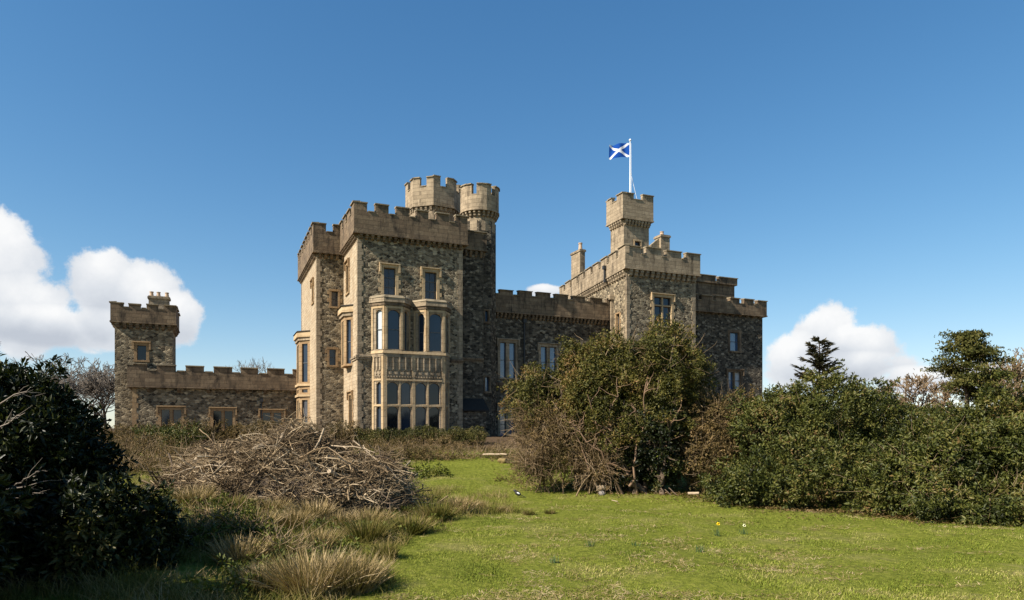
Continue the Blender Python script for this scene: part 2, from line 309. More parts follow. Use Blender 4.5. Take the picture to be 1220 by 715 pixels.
def tower(name, poly, z0, z1, mtl, wins=(), label=None, parent=castle, lid=True, smooth=()):
    """rubble walls over a ccw footprint, openings cut where the windows go; wins: (edge, s0, s1, z0, z1)"""
    bm = bmesh.new(); n = len(poly)
    for i in range(n):
        e = Edge(poly[i], poly[(i + 1) % n]); hs_ = [w[1:5] for w in wins if w[0] == i]
        nf_ = len(bm.faces); face_holes(bm, e, 0, e.L, z0, z1, hs_)
        if i in smooth:                       # dressed stone on the sunlit flank, its paleness partly painted sunlight
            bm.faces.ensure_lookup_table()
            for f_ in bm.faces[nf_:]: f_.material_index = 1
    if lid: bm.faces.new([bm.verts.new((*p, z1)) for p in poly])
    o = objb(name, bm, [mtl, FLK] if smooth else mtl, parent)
    if label: o['label'] = label
    return o
def parapet(parent, poly, zb, zc, zt, over=.32, th=.38, edges=None, corbel=.5, cw=.26, ch=.45, pmat=None, cap=.13, steps=True, custom=None, gapw=.56):
    """battlemented parapet. edges: {edge index: number of merlons}; custom: {edge: [(f0,f1)..]}"""
    po = offset_poly(poly, over); pi = offset_poly(poly, over - th); n = len(poly)
    bm = bmesh.new(); ring(bm, po, pi, zb, zc)
    cb = bmesh.new()
    for i in range(n):
        e = Edge(po[i], po[(i + 1) % n]); k = (edges or {}).get(i, None)
        if custom and i in custom: segs = [(a * e.L, b_ * e.L) for a, b_ in custom[i]]
        elif k is None: k = max(2, round(e.L / 1.6)); mw = (e.L - (k - 1) * gapw) / k; segs = [(j * (mw + gapw), j * (mw + gapw) + mw) for j in range(k)]
        elif k == 0: segs = []
        else: mw = (e.L - (k - 1) * gapw) / k; segs = [(j * (mw + gapw), j * (mw + gapw) + mw) for j in range(k)]
        sharp = th if n <= 6 else 0.0
        for q, (a, b_) in enumerate(segs):
            a0 = max(a, sharp) if a < .01 else a
            jit = rnd.uniform(-.05, .05)
            if sharp: a, b_ = (a + rnd.uniform(-.05, .05) if a > .01 else a), (b_ + rnd.uniform(-.05, .05) if b_ < e.L - .01 else b_)
            ebox(bm, e, a0, b_, -th, 0, zc, zt - cap + jit)
            ca = a0 + (.051 if (a < .01 and sharp) else -.03)
            if not sharp: ca = a0 + .002
            cbn = b_ + (.03 if sharp else -.002)
            lo = [e.P(ca, .10, zt - cap + jit), e.P(cbn, .10, zt - cap + jit), e.P(cbn, -th - .06, zt - cap + jit), e.P(ca, -th - .06, zt - cap + jit)]
            hi = [e.P(ca, .10, zt - .05 + jit), e.P(cbn, .10, zt - .05 + jit), e.P(cbn, -th - .06, zt + jit), e.P(ca, -th - .06, zt + jit)]
            hexa(cb, lo, hi)
        for q in range(len(segs) - 1):            # sloping sill stones in the gaps
            a, b_ = segs[q][1], segs[q + 1][0]
            if b_ - a > .12:
                hexa(cb, [e.P(a + .052, .05, zc + .002), e.P(b_ - .052, .05, zc + .002), e.P(b_ - .052, -th - .05, zc + .002), e.P(a + .052, -th - .05, zc + .002)],
                     [e.P(a + .052, .05, zc + .07), e.P(b_ - .052, .05, zc + .07), e.P(b_ - .052, -th - .05, zc + .13), e.P(a + .052, -th - .05, zc + .13)])
    p = objb('parapet', bm, pmat or ASH, parent)
    objb('coping', cb, COP, p)
    if corbel:
        bm = bmesh.new()
        if steps:
            for i in range(n):
                e = Edge(poly[i], poly[(i + 1) % n]); k = max(1, round(e.L / corbel)); st = e.L / k
                for j in range(k):
                    c_ = (j + .5) * st; h0, h1 = c_ - cw / 2, c_ + cw / 2; o = over
                    prof = [(o - .02, zb - .002), (o - .02, zb - ch * .35), (o * .62, zb - ch * .55), (o * .55, zb - ch * .8), (0.0, zb - ch)]
                    A = [bm.verts.new(e.P(h0, w, z)) for w, z in prof] + [bm.verts.new(e.P(h0, -.05, zb - .002))]
                    B = [bm.verts.new(e.P(h1, w, z)) for w, z in prof] + [bm.verts.new(e.P(h1, -.05, zb - .002))]
                    bm.faces.new(A); bm.faces.new(B[::-1])
                    for q in range(len(A)):
                        r = (q + 1) % len(A); bm.faces.new((A[r], A[q], B[q], B[r]))
        ro = offset_poly(poly, over + .05); ring(bm, ro, offset_poly(poly, -.05), zb - .001, zb + .12)
        bmesh.ops.recalc_face_normals(bm, faces=bm.faces)
        objb('corbel_table', bm, pmat or ASH, p)
    return p
def quoins(parent, poly, corners, z0, z1, m_=None, w=.28, proud=.025):
    n = len(poly)
    for i in corners:
        bm = bmesh.new()
        ea = Edge(poly[i - 1], poly[i]); eb = Edge(poly[i], poly[(i + 1) % n]); z = z0; k = 0
        while z < z1 - .05:
            h = min(.42 + rnd.uniform(-.04, .04), z1 - z); la, lb = (w, w * 1.45) if k % 2 else (w * 1.45, w)
            c0 = eb.p
            P1 = c0 - ea.d * la; P2 = c0 + eb.d * lb
            nn = (ea.n + eb.n) / (1 + ea.n.dot(eb.n))
            outer = [P1 + ea.n * proud, c0 + nn * proud, P2 + eb.n * proud, P2 - eb.n * .05, c0 - nn * .05, P1 - ea.n * .05]
            hexa(bm, [Vector((*p, z)) for p in outer], [Vector((*p, z + h - .012)) for p in outer])
            z += h; k += 1
        objb('quoins', bm, m_ or DRS, parent)

def window(parent, e, s0, s1, z0, z1, lights=1, transom=None, hood=True, m_=None, glass=None, bars=(1, 2), fw=.2, arch=False, mm_=None, label=None, quoined=True, depth=.28, mull_w=.13, sash=None):
    """stone surround, mullions, hood mould round an opening in edge e; pane and sash sit inside"""
    m_ = m_ or DRS; bm = bmesh.new(); i_ = .02; pr = .045
    if fw:
        ebox(bm, e, s0 - fw, s0 + i_, -depth, pr, z0 - .14, z1); ebox(bm, e, s1 - i_, s1 + fw, -depth, pr, z0 - .14, z1)
        ebox(bm, e, s0 - fw - .03, s1 + fw + .03, -depth + .01, pr + .012, z1 - i_, z1 + fw * 1.1)
        ebox(bm, e, s0 - fw - .04, s1 + fw + .04, -depth + .01, pr + .05, z0 - .16, z0 + i_, .04)
        if quoined:
            z = z0
            k = 0
            while z < z1 - .25:
                if k % 2:
                    ebox(bm, e, s0 - fw - .16, s0 - fw + .002, -.02, pr - .006, z, z + .3); ebox(bm, e, s1 + fw - .002, s1 + fw + .16, -.02, pr - .006, z, z + .3)
                z += .31; k += 1
    if hood:
        ebox(bm, e, s0 - fw - .12, s1 + fw + .12, -.02, .19, z1 + fw * 1.1, z1 + fw * 1.1 + .13, .05)
        ebox(bm, e, s0 - fw - .12, s0 - fw + .01, -.02, .17, z1 - .35, z1 + fw * 1.1 + .002); ebox(bm, e, s1 + fw - .01, s1 + fw + .12, -.02, .17, z1 - .35, z1 + fw * 1.1 + .002)
    W = s1 - s0; lw = (W - (lights - 1) * mull_w) / lights
    for k in range(1, lights):
        a = s0 + k * lw + (k - 1) * mull_w; ebox(bm, e, a, a + mull_w, -depth + .04, -.02, z0 + i_ + .001, z1 - i_ - .001)
    zs = [z0] + ([transom] if transom else []) + [z1]
    if transom: ebox(bm, e, s0 + i_, s1 - i_, -depth + .05, -.01, transom - .06, transom + .06)
    if arch:
        for k in range(lights):
            a = s0 + k * (lw + mull_w); b_ = a + lw; r = lw / 2
            for top in zs[1:] if arch == 'all' else zs[-1 if arch == 'top' else 1:][:1] if arch != 'top' else [z1]:
                tp = top - (.0 if top == z1 else .06)
                for sgn, x0 in ((1, a), (-1, b_)):
                    ring_ = [(x0, tp)]; seg = 5
                    for q in range(seg + 1):
                        t = q / seg * math.pi / 2; ring_.append((x0 + sgn * (r - r * math.cos(t)), tp - r * .8 * (1 - math.sin(t)) - .015))
                    ring_.append((x0 + sgn * r, tp))
                    if sgn > 0: ring_ = ring_[::-1]
                    fr = [bm.verts.new(e.P(s_, -.03, z_)) for s_, z_ in ring_]; bk = [bm.verts.new(e.P(s_, -depth + .06, z_)) for s_, z_ in ring_]
                    nn_ = len(fr); bm.faces.new(fr); bm.faces.new(bk[::-1])
                    for q in range(nn_): bm.faces.new((fr[(q + 1) % nn_], fr[q], bk[q], bk[(q + 1) % nn_]))
    bmesh.ops.recalc_face_normals(bm, faces=bm.faces)
    o = objb('window', bm, m_, parent)
    if label: o['label'] = label
    for k in range(lights):
        a = s0 + k * (lw + mull_w); b_ = a + lw
        pb = bmesh.new(); t_ = rnd.uniform(-.02, .02); t2 = rnd.uniform(-.012, .012)
        hexa(pb, [e.P(a - .01, -depth + .04 + t_, z0), e.P(b_ + .01, -depth + .04 - t_, z0), e.P(b_ + .01, -depth + .01, z0), e.P(a - .01, -depth + .01, z0)],
             [e.P(a - .01, -depth + .04 + t_ + t2, z1), e.P(b_ + .01, -depth + .04 - t_ + t2, z1), e.P(b_ + .01, -depth + .01, z1), e.P(a - .01, -depth + .01, z1)])
        g_ = (glass[k % len(glass)] if isinstance(glass, (list, tuple)) else glass) or rnd.choice((GLS, GLS, GLSD, GLSC))
        objb('pane', pb, g_, o)
        sb = bmesh.new(); nx_, nz_ = bars
        ebox(sb, e, a, a + .05, -depth + .045, -depth + .1, z0, z1); ebox(sb, e, b_ - .05, b_, -depth + .045, -depth + .1, z0, z1)
        for j in range(1, nz_): zz = z0 + (z1 - z0) * j / nz_; ebox(sb, e, a + .05, b_ - .05, -depth + .05, -depth + .095, zz - .025, zz + .025)
        for j in range(1, nx_): ss = a + lw * j / nx_; ebox(sb, e, ss - .015, ss + .015, -depth + .05, -depth + .09, z0, z1)
        objb('sash', sb, sash or SASH, o)
    return o
def bandc(parent, e, s0, s1, z, h=.22, pr=.14, m_=None, name='string_course'):
    bm = bmesh.new(); ebox(bm, e, s0, s1, -.05, pr, z - h * .35, z + h * .65, .08); ebox(bm, e, s0, s1, -.05, pr * .55, z - h, z - h * .35 - .001)
    return objb(name, bm, m_ or ASHP, parent)
def pot(bm, c, z0, h, r):
    n = 10
    for (za, zb, ra, rb) in ((z0, z0 + h * .85, r * 1.1, r * .85), (z0 + h * .85 + .001, z0 + h, r * 1.1, r * 1.1)):
        hexa(bm, [Vector((c[0] + ra * math.cos(6.2832 * i / n), c[1] + ra * math.sin(6.2832 * i / n), za)) for i in range(n)],
             [Vector((c[0] + rb * math.cos(6.2832 * i / n), c[1] + rb * math.sin(6.2832 * i / n), zb)) for i in range(n)])
def chimney(parent, u0, u1, v0, v1, z0, z1, pots, r=.17, h=.7):
    bm = bmesh.new(); P = [(u0, v0), (u1, v0), (u1, v1), (u0, v1)]
    prism(bm, P, z0, z1 - .25); prism(bm, offset_poly(P, .09), z1 - .25, z1 - .08); prism(bm, offset_poly(P, .03), z1 - .08, z1)
    o = objb('chimney', bm, ASHP, parent)
    for (a, b_) in pots:
        pb = bmesh.new(); pot(pb, (a, b_), z1, h, r); objb('chimney_pot', pb, CLAY, o)
    return o
def canted(e, s0, s1, c, w):
    """three facets of a bay standing out of edge e"""
    pts = [e.P(s0, 0, 0), e.P(s0 + c, w, 0), e.P(s1 - c, w, 0), e.P(s1, 0, 0)]
    return [Edge(pts[i], pts[i + 1]) for i in range(3)], [tuple(p.to_2d()) for p in pts]
def bay_shell(parent, e, s0, s1, c, w, z0, z1, holes, m_=None, name='bay', lid=True):
    fs, pts = canted(e, s0, s1, c, w); bm = bmesh.new()
    for i, f in enumerate(fs): face_holes(bm, f, 0, f.L, z0, z1, [h[1:5] for h in holes if h[0] == i], .2)
    back = [tuple(e.P(s1, -.05, 0).to_2d()), tuple(e.P(s0, -.05, 0).to_2d())]
    if lid:
        bm.faces.new([bm.verts.new((*p, z1)) for p in pts + back]); bm.faces.new([bm.verts.new((*p, z0)) for p in (pts + back)[::-1]])
    return objb(name, bm, m_ or DRS, parent), fs, pts
def bay_cap(parent, e, s0, s1, c, w, z0, z1, over, m_=None, name='bay_cap', slope=0.0):
    bm = bmesh.new()
    k = over * .42
    def ringp(o_): return [e.P(s0 - o_, 0, 0), e.P(s0 + c - o_ + k, w + o_, 0), e.P(s1 - c + o_ - k, w + o_, 0), e.P(s1 + o_, 0, 0), e.P(s1 + o_, -.05, 0), e.P(s0 - o_, -.05, 0)]
    lo = [Vector((p.x, p.y, z0)) for p in ringp(over)]; hi = [Vector((p.x, p.y, z1)) for p in ringp(over - slope)]
    hexa(bm, lo, hi); return objb(name, bm, m_ or DRS, parent)

# ================= main tower
ZT, ZC, ZB = 17.0, 16.28, 14.68
W1 = 7.96
P1 = [(0, 0), (W1, 0), (W1, 9), (0, 9)]
def hole_px(i, poly, x0, x1, y0, y1):
    """opening on a front facing edge (constant v), from where its sides and head stand in the view"""
    v = poly[i][1]; a, b_ = U(x0, v), U(x1, v); uc = (a + b_) / 2
    return (i, a - poly[i][0], b_ - poly[i][0], Zl(y1, uc, v), Zl(y0, uc, v))
h1 = hole_px(0, P1, 457, 471.5, 319, 353); h2 = hole_px(0, P1, 506, 520.5, 324, 358)
# left flank openings (edge 3 runs from (0,9) to (0,0))
f1 = (3, 4.4, 5.5, 11.2, 13.4)
f2 = (3, 5.6, 7.0, .6, 3.2)
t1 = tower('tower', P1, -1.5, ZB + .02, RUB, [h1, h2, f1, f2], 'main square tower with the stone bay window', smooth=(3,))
parapet(t1, P1, ZB, ZC, ZT, over=.32, edges={0: 6, 3: 6}, corbel=.42, cw=.2, ch=.36)
quoins(t1, P1, [0, 1], -1.5, ZB - .02, ASHP)
e10 = Edge(P1[0], P1[1]); e13 = Edge(P1[3], P1[0])
window(castle, e10, *h1[1:], lights=1, bars=(2, 3)); window(castle, e10, *h2[1:], lights=1, bars=(2, 3))
window(castle, e13, *f1[1:], bars=(1, 2), m_=ORG); window(castle, e13, *f2[1:], lights=1, bars=(1, 2), m_=ORG)
# ground floor bay and the two oriels over it
w = .95
zs_ = Zl(419, 3, -w)
bs0, bs1 = U(443.5, 0), None
cL = U(457, -w) - bs0; bfr = U(530, -w); bs1 = bfr + cL
fw_ = bfr - (bs0 + cL)
zl0, zl1, zl2, zl3 = Zl(517, 3, -w) - .6, Zl(485, 3, -w), Zl(481, 3, -w), Zl(455.5, 3, -w)
lx_ = [(461, 474.5), (478, 489.5), (495.5, 508), (511.5, 524)]
hs_ = []
for a, b_ in lx_:
    hs_.append((1, U(a, -w) - bs0 - cL, U(b_, -w) - bs0 - cL, zl0, zl3))
flL = math.hypot(cL, w)
side = (flL * .36, flL * .80)
hb = hs_ + [(0, *side, zl0, zl3), (2, flL - side[1], flL - side[0], zl0, zl3)]
bay, bf, bp_ = bay_shell(castle, e10, bs0, bs1, cL, w, -1.2, zs_, hb, ASHP); bay['label'] = 'two tier stone bay window with a carved frieze on the main tower'
for h in hb:
    window(bay, bf[h[0]], *h[1:], lights=1, transom=(zl1 + zl2) / 2, hood=False, fw=0, arch='all', bars=(1, 1), depth=.2, quoined=False, m_=DRS)
for o in [c_ for c_ in bay.children if c_.name.startswith('window')]:
    for ch_ in list(o.children): ch_.parent = o
bm = bmesh.new()   # framing ribs proud of the panel
f = bf[1]
for a in (0.0, (hs_[1][2] + hs_[2][1]) / 2 - .11, f.L - .24):
    ebox(bm, f, a + .003, a + .235, -.03, .06, -.5, zs_ - .25)
for a, b_ in ((hs_[0][2], hs_[1][1]), (hs_[2][2], hs_[3][1])):
    c_ = (a + b_) / 2; ebox(bm, f, c_ - .06, c_ + .06, -.1, .05, zl0, zl3 + .1)
ebox(bm, f, .236, f.L - .24, -.02, .09, zl3 + .1, zl3 + .24, .04)
for ff in (bf[0], bf[2]):
    ebox(bm, ff, .01, .2, -.03, .05, -.5, zs_ - .25); ebox(bm, ff, ff.L - .2, ff.L - .01, -.03, .051, -.5, zs_ - .25); ebox(bm, ff, .2, ff.L - .2, -.02, .07, zl3 + .1, zl3 + .24, .04)
    ebox(bm, ff, .2, ff.L - .2, -.1, .06, (zl1 + zl2) / 2 - .08, (zl1 + zl2) / 2 + .08, .03)
ebox(bm, f, .236, f.L - .241, -.1, .055, (zl1 + zl2) / 2 - .085, (zl1 + zl2) / 2 + .085, .03)
objb('mullions', bm, DRS, bay)
bm = bmesh.new()   # carved frieze: little niches over a row of dentils
z0_, z1_ = zl3 + .36, zs_ - .42
for ff, k in ((f, 9), (bf[0], 2), (bf[2], 2)):
    st = (ff.L - .5) / k
    ebox(bm, ff, .24, ff.L - .24, -.02, .05, z1_, z1_ + .1)
    for j in range(k + 1):
        c_ = .25 + j * st; ebox(bm, ff, c_ - .045, c_ + .045, -.02, .1, z0_ + .55, z1_)
    for j in range(k):
        c_ = .25 + (j + .5) * st
        ebox(bm, ff, c_ - st * .42, c_ + st * .42, -.02, .045, z0_ + .47, z0_ + .54)
        ebox(bm, ff, c_ - .16, c_ + .16, -.02, .04, z0_ + .24, z0_ + .4); ebox(bm, ff, c_ - .07, c_ + .07, -.02, .07, z0_ + .2, z0_ + .44)
    q = int((ff.L - .5) / .2)
    for j in range(q):
        c_ = .26 + (j + .5) * (ff.L - .52) / q; ebox(bm, ff, c_ - .05, c_ + .05, -.02, .09, z0_ - .02, z0_ + .1)
objb('carved_frieze', bm, ASHP, bay)
bay_cap(bay, e10, bs0, bs1, cL, w, zs_ - .16, zs_ + .04, .12, DRS, 'cornice', .03)
bay_cap(bay, e10, bs0 - .02, bs1 + .02, cL, w, zs_ - .34, zs_ - .161, .05, ASHP, 'cornice')
def oriel(x0, xa, xb, ytop, ybody):
    uc = U((xa + xb) / 2, -w); s0 = U(x0, 0); c_ = U(xa, -w) - s0; s1 = U(xb, -w) + c_
    zt_ = Zl(ytop, uc, -w); zb_ = Zl(ybody, uc, -w); zz0 = zs_ + .041; fl = U(xb, -w) - U(xa, -w); sl = math.hypot(c_, w)
    H = [(0, sl * .34, sl * .78, zz0 + .12, zb_ - .3), (1, fl * .17, fl * .83, zz0 + .12, zb_ - .3), (2, sl * .22, sl * .66, zz0 + .12, zb_ - .3)]
    o, fs, pts = bay_shell(castle, e10, s0, s1, c_, w, zz0, zb_ + .05, H, ASHP, 'oriel')
    for q, h in enumerate(H):
        wn = window(o, fs[h[0]], *h[1:], lights=1, hood=False, fw=0, arch='top', bars=(1, 2), depth=.2, m_=ORG, glass=BLIND if (q == 0 and x0 < 450) else GLS)
    bm_ = bmesh.new()
    for ff in fs:
        ebox(bm_, ff, .02, .17, -.03, .05, zz0 + .1, zb_ - .05); ebox(bm_, ff, ff.L - .17, ff.L - .02, -.03, .05, zz0 + .1, zb_ - .05)
        ebox(bm_, ff, .171, ff.L - .171, -.02, .045, zb_ - .2, zb_ - .05)
    objb('corner_shafts', bm_, DRS, o)
    bay_cap(o, e10, s0, s1, c_, w, zb_, zb_ + .22, .10, ASH, 'cornice'); bay_cap(o, e10, s0, s1, c_, w, zb_ + .221, zt_ - .18, .18, ASHP, 'cornice', .02); bay_cap(o, e10, s0, s1, c_, w, zt_ - .179, zt_, .2, COP, 'cornice', .12)
    return o
oriel(442.5, 458.5, 480, 352, 364)['label'] = 'left of the two upper oriel windows, its side light showing a pale blind'
oriel(493.0, 508, 530, 357, 369)['label'] = 'right of the two upper oriel windows, deep blue panes'
zb_ = Zl(425, 1, 0)
bandc(castle, e10, -.14, bs0 - .13, zb_, m_=ASHP); bandc(castle, e13, 0, e13.L + .139, zb_, m_=ASHP); bandc(castle, e10, bs1 + .13, W1 + .1, zb_, m_=ASH)
# flank oriel of the main tower
def flank_bay(e, s0, s1, c_, w_, tiers, name='flank_bay'):
    o = None
    for (z0, z1, cap_) in tiers:
        fs, pts = canted(e, s0, s1, c_, w_)
        H = [(i, fs[i].L * .22, fs[i].L * .78, z0 + .15, z1 - .3) for i in range(3)]
        if o is None:
            o, fs, pts = bay_shell(castle, e, s0, s1, c_, w_, z0, z1, H, ORG, name)
        else:
            q_, fs, pts = bay_shell(o, e, s0, s1, c_, w_, z0, z1, H, ORG, 'bay_tier')
        for h in H: window(o, fs[h[0]], *h[1:], lights=2 if h[0] == 1 else 1, hood=False, fw=0, bars=(1, 2), depth=.2, m_=DRS)
        if cap_:
            bay_cap(o, e, s0, s1, c_, w_, z1 - .02, z1 + .25, .12, ASHP, 'cornice'); bay_cap(o, e, s0, s1, c_, w_, z1 + .251, z1 + .7, .24, DRS, 'cornice', .02); bay_cap(o, e, s0, s1, c_, w_, z1 + .701, z1 + .8, .3, SLATE, 'cornice', .1)
        else: bay_cap(o, e, s0, s1, c_, w_, z1 - .01, z1 + .18, .14, DRS, 'cornice')
    return o
flank_bay(e13, 4.2, 7.0, .6, .5, [(zb_ - .5, Zl(379, 0, 3.4), True)])['label'] = 'narrow oriel on the sunlit flank of the main tower'

# ================= recessed left tower
P2 = [(-2.1, 6.0), (6, 6.0), (6, 16.8), (-2.1, 16.8)]
h3 = hole_px(0, P2, 394.5, 403, 347, 365); h4 = hole_px(0, P2, 392, 400.5, 416, 435)
f3 = (3, 8.2, 9.0, 11.0, 12.6)
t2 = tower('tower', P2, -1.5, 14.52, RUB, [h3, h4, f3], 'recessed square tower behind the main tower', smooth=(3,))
parapet(t2, P2, 14.5, 16.2, 16.95, over=.3, edges={0: 6, 3: 8}, corbel=.45, cw=.2, ch=.36, pmat=ASH)
quoins(t2, P2, [0, 3], -1.5, 14.48, ASHP)
e20 = Edge(P2[0], P2[1]); e23 = Edge(P2[3], P2[0])
window(castle, e20, *h3[1:], hood=False, fw=.14, bars=(1, 2), m_=ORG); window(castle, e20, *h4[1:], hood=False, fw=.14, bars=(1, 2), m_=ORG)
window(castle, e23, *f3[1:], bars=(1, 2), m_=ORG)
flank_bay(e23, 2.2, 6.4, .8, .75, [(-1.0, 3.4, False), (3.58, 4.3, False), (4.48, 8.2, True)])['label'] = 'tall two storey bay on the sunlit flank of the recessed tower'

# ================= small recessed block, turrets
v1b = 1.2; u1b = U(576, v1b)
P1b = [(W1 + .01, v1b), (u1b, v1b), (u1b, 6), (W1 + .01, 6)]
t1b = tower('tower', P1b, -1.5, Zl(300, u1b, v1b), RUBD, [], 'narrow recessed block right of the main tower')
parapet(t1b, P1b, Zl(300, u1b, v1b) - .02, Zl(284, u1b, v1b), Zl(276, u1b, v1b), over=.2, edges={0: 1, 1: 2}, corbel=.4, cw=.2, ch=.5)
e1b = Edge(P1b[0], P1b[1])
bandc(castle, e1b, 0, e1b.L, Zl(428, u1b, v1b), m_=ASH)
# stair turret B
cb_ = (U(571.5, 3.4), 3.4)
def ngon(c_, r, n, a0=0): return [(c_[0] + r * math.cos(a0 + 2 * math.pi * i / n), c_[1] + r * math.sin(a0 + 2 * math.pi * i / n)) for i in range(n)]
r8 = 1.24 / math.cos(math.pi / 8); PB = ngon(cb_, r8, 8, -math.pi / 2 - math.pi / 8)
eB = Edge(PB[0], PB[1])
zB = lambda y: Zl(y, cb_[0], cb_[1] - 1.2)
hB = [(0, .5, .82, zB(383), zB(370)), (0, .5, .9, zB(466), zB(449))]
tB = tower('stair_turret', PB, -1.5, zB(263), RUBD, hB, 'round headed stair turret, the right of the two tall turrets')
for h in hB: window(castle, eB, *h[1:], hood=False, fw=.1, bars=(1, 1), quoined=False, m_=ASH, glass=GLSB)
PBr = ngon(cb_, 1.28, 24)
bm = bmesh.new(); prism(bm, PBr, zB(275), zB(250)); objb('turret_neck', bm, ASHP, tB, False)
cust = {i: ([(0, 1)] if i % 4 != 3 else []) for i in range(24)}
parapet(tB, PBr, zB(252), zB(233), zB(219.5), over=.32, th=.3, corbel=.33, cw=.17, ch=.5, custom=cust, pmat=ASHP)
# octagonal turret A
ca_ = (U(516.5, 8.2), 8.2)
# one corner points at the viewer
ang = math.atan2(-(AY + ST * ca_[0] + CT * ca_[1]), -(AX + CT * ca_[0] - ST * ca_[1])) - TH
PA = ngon(ca_, 2.28, 8, ang)
zA = lambda y: Zl(y, ca_[0], ca_[1] - 2)
tA = tower('octagonal_turret', PA, 13, zA(247), ASHP, [], 'pale octagonal turret, the left of the two tall turrets')
parapet(tA, PA, zA(247) - .02, zA(224), zA(211.5), over=.16, th=.3, corbel=.4, cw=.2, ch=.4, custom={i: [(0, .34), (.66, 1)] for i in range(8)}, pmat=ASHP)
# lean-to porch in the corner
up0, up1 = U(553, .1), U(579, .1)
Pp = [(W1 + .02, .1), (up1, .1), (up1, 1.19), (W1 + .02, 1.19)]
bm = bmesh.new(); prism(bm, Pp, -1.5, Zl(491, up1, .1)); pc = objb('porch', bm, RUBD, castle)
bm = bmesh.new(); ep = Edge(Pp[0], Pp[1]); zz = Zl(490, up1, .1)
hexa(bm, [ep.P(-.0, .2, zz), ep.P(ep.L + .2, .2, zz), ep.P(ep.L + .2, -1.08, zz + .9), ep.P(0, -1.08, zz + .9)], [ep.P(-.0, .2, zz + .1), ep.P(ep.L + .2, .2, zz + .1), ep.P(ep.L + .2, -1.08, zz + 1.02), ep.P(0, -1.08, zz + 1.02)])
objb('porch_roof', bm, SLATE, pc)

# ================= link range between the towers
v3 = 3.5; uE0 = cb_[0] + .3
u3 = U(745.7, -.3) + .3; u3r = U(834, -.3) - .3
skx, sky_ = .1637, .987
def side3(v): return u3 + skx / sky_ * v
PE = [(uE0, v3), (side3(v3) + .3, v3), (side3(v3) + .3, 12), (uE0, 12)]
ZEt = Zl(343, U(592, v3 - .3), v3 - .3); ZEc = ZEt - .5; ZEb = Zl(372, U(592, v3 - .3), v3 - .3)
hE = [hole_px(0, PE, 595.5, 614.5, 408, 450), hole_px(0, PE, 644, 663, 413, 450), hole_px(0, PE, 595.5, 614.5, 485, 526), hole_px(0, PE, 644, 663, 484, 524)]
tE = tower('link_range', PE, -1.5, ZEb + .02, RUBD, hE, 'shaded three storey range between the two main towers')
parapet(tE, PE, ZEb, ZEc, ZEt, over=.3, edges={0: 8}, corbel=.36, cw=.17, ch=.42, gapw=.5, cap=.1)
eE = Edge(PE[0], PE[1])
for h in hE: window(castle, eE, *h[1:], lights=2, hood=True, bars=(1, 2), m_=ASHP, glass=GLSB, mull_w=.3, quoined=False, sash=SASH)
bandc(castle, eE, 0, eE.L - .35, Zl(456, 12, v3), m_=ASH)

def downpipe(e, s_, z0, z1):
    bm = bmesh.new(); ebox(bm, e, s_ - .055, s_ + .055, .03, .15, z0, z1); ebox(bm, e, s_ - .14, s_ + .14, .02, .26, z1, z1 + .3)
    z = z0 + .8
    while z < z1: ebox(bm, e, s_ - .09, s_ + .09, .0, .17, z, z + .07); z += 1.9
    objb('downpipe', bm, IRON, castle)
downpipe(eE, U(624, v3) - uE0, -1, ZEb - .7); downpipe(e1b, .25, 2.6, 12.2)
# ================= right tower
Z3t, Z3c, Z3b = Zl(291, u3, -.3), Zl(291, u3, -.3) - .75, Zl(320, u3, -.3)
D3 = 17.3
P3 = [(u3, 0), (u3r, 0), (u3r, D3 * sky_), (side3(D3 * sky_), D3 * sky_)]
h5 = hole_px(0, P3, 779, 800, 354, 388)
e33 = Edge(P3[3], P3[0])
f5 = (3, e33.L - 2.3, e33.L - 1.5, Zl(398, u3, 1.6), Zl(373, u3, 1.6))
t3 = tower('tower', P3, -1.5, Z3b + .02, RUB, [h5, f5], 'right hand square tower under the flag turret')
parapet(t3, P3, Z3b, Z3c, Z3t, over=.32, edges={0: 4, 3: 9}, corbel=.56, cw=.3, ch=.6, pmat=ASHP)
quoins(t3, P3, [0, 1], -1.5, Z3b - .02, ASHP)
window(castle, Edge(P3[0], P3[1]), *h5[1:], lights=2, transom=h5[4] - .75, bars=(1, 1))
window(castle, e33, *f5[1:], hood=False, bars=(1, 1), m_=ORG, fw=.1)
bm = bmesh.new()   # rainwater hopper and pipe on the flank
sp_ = e33.L - 3.0
ebox(bm, e33, sp_ - .22, sp_ + .22, .002, .42, Zl(357, u3, 3), Zl(351, u3, 3)); ebox(bm, e33, sp_ - .1, sp_ + .1, .002, .25, 6, Zl(357, u3, 3) - .001)
objb('rainwater_pipe', bm, ASHP, t3)
bm = bmesh.new(); ebox(bm, e33, e33.L - 4.1, e33.L - 3.9, .33, .5, Z3b - .3, Z3b + 1.1); ebox(bm, e33, e33.L - 4.18, e33.L - 3.82, .33, .6, Z3b + .9, Z3b + 1.2); objb('iron_bracket', bm, IRON, t3)
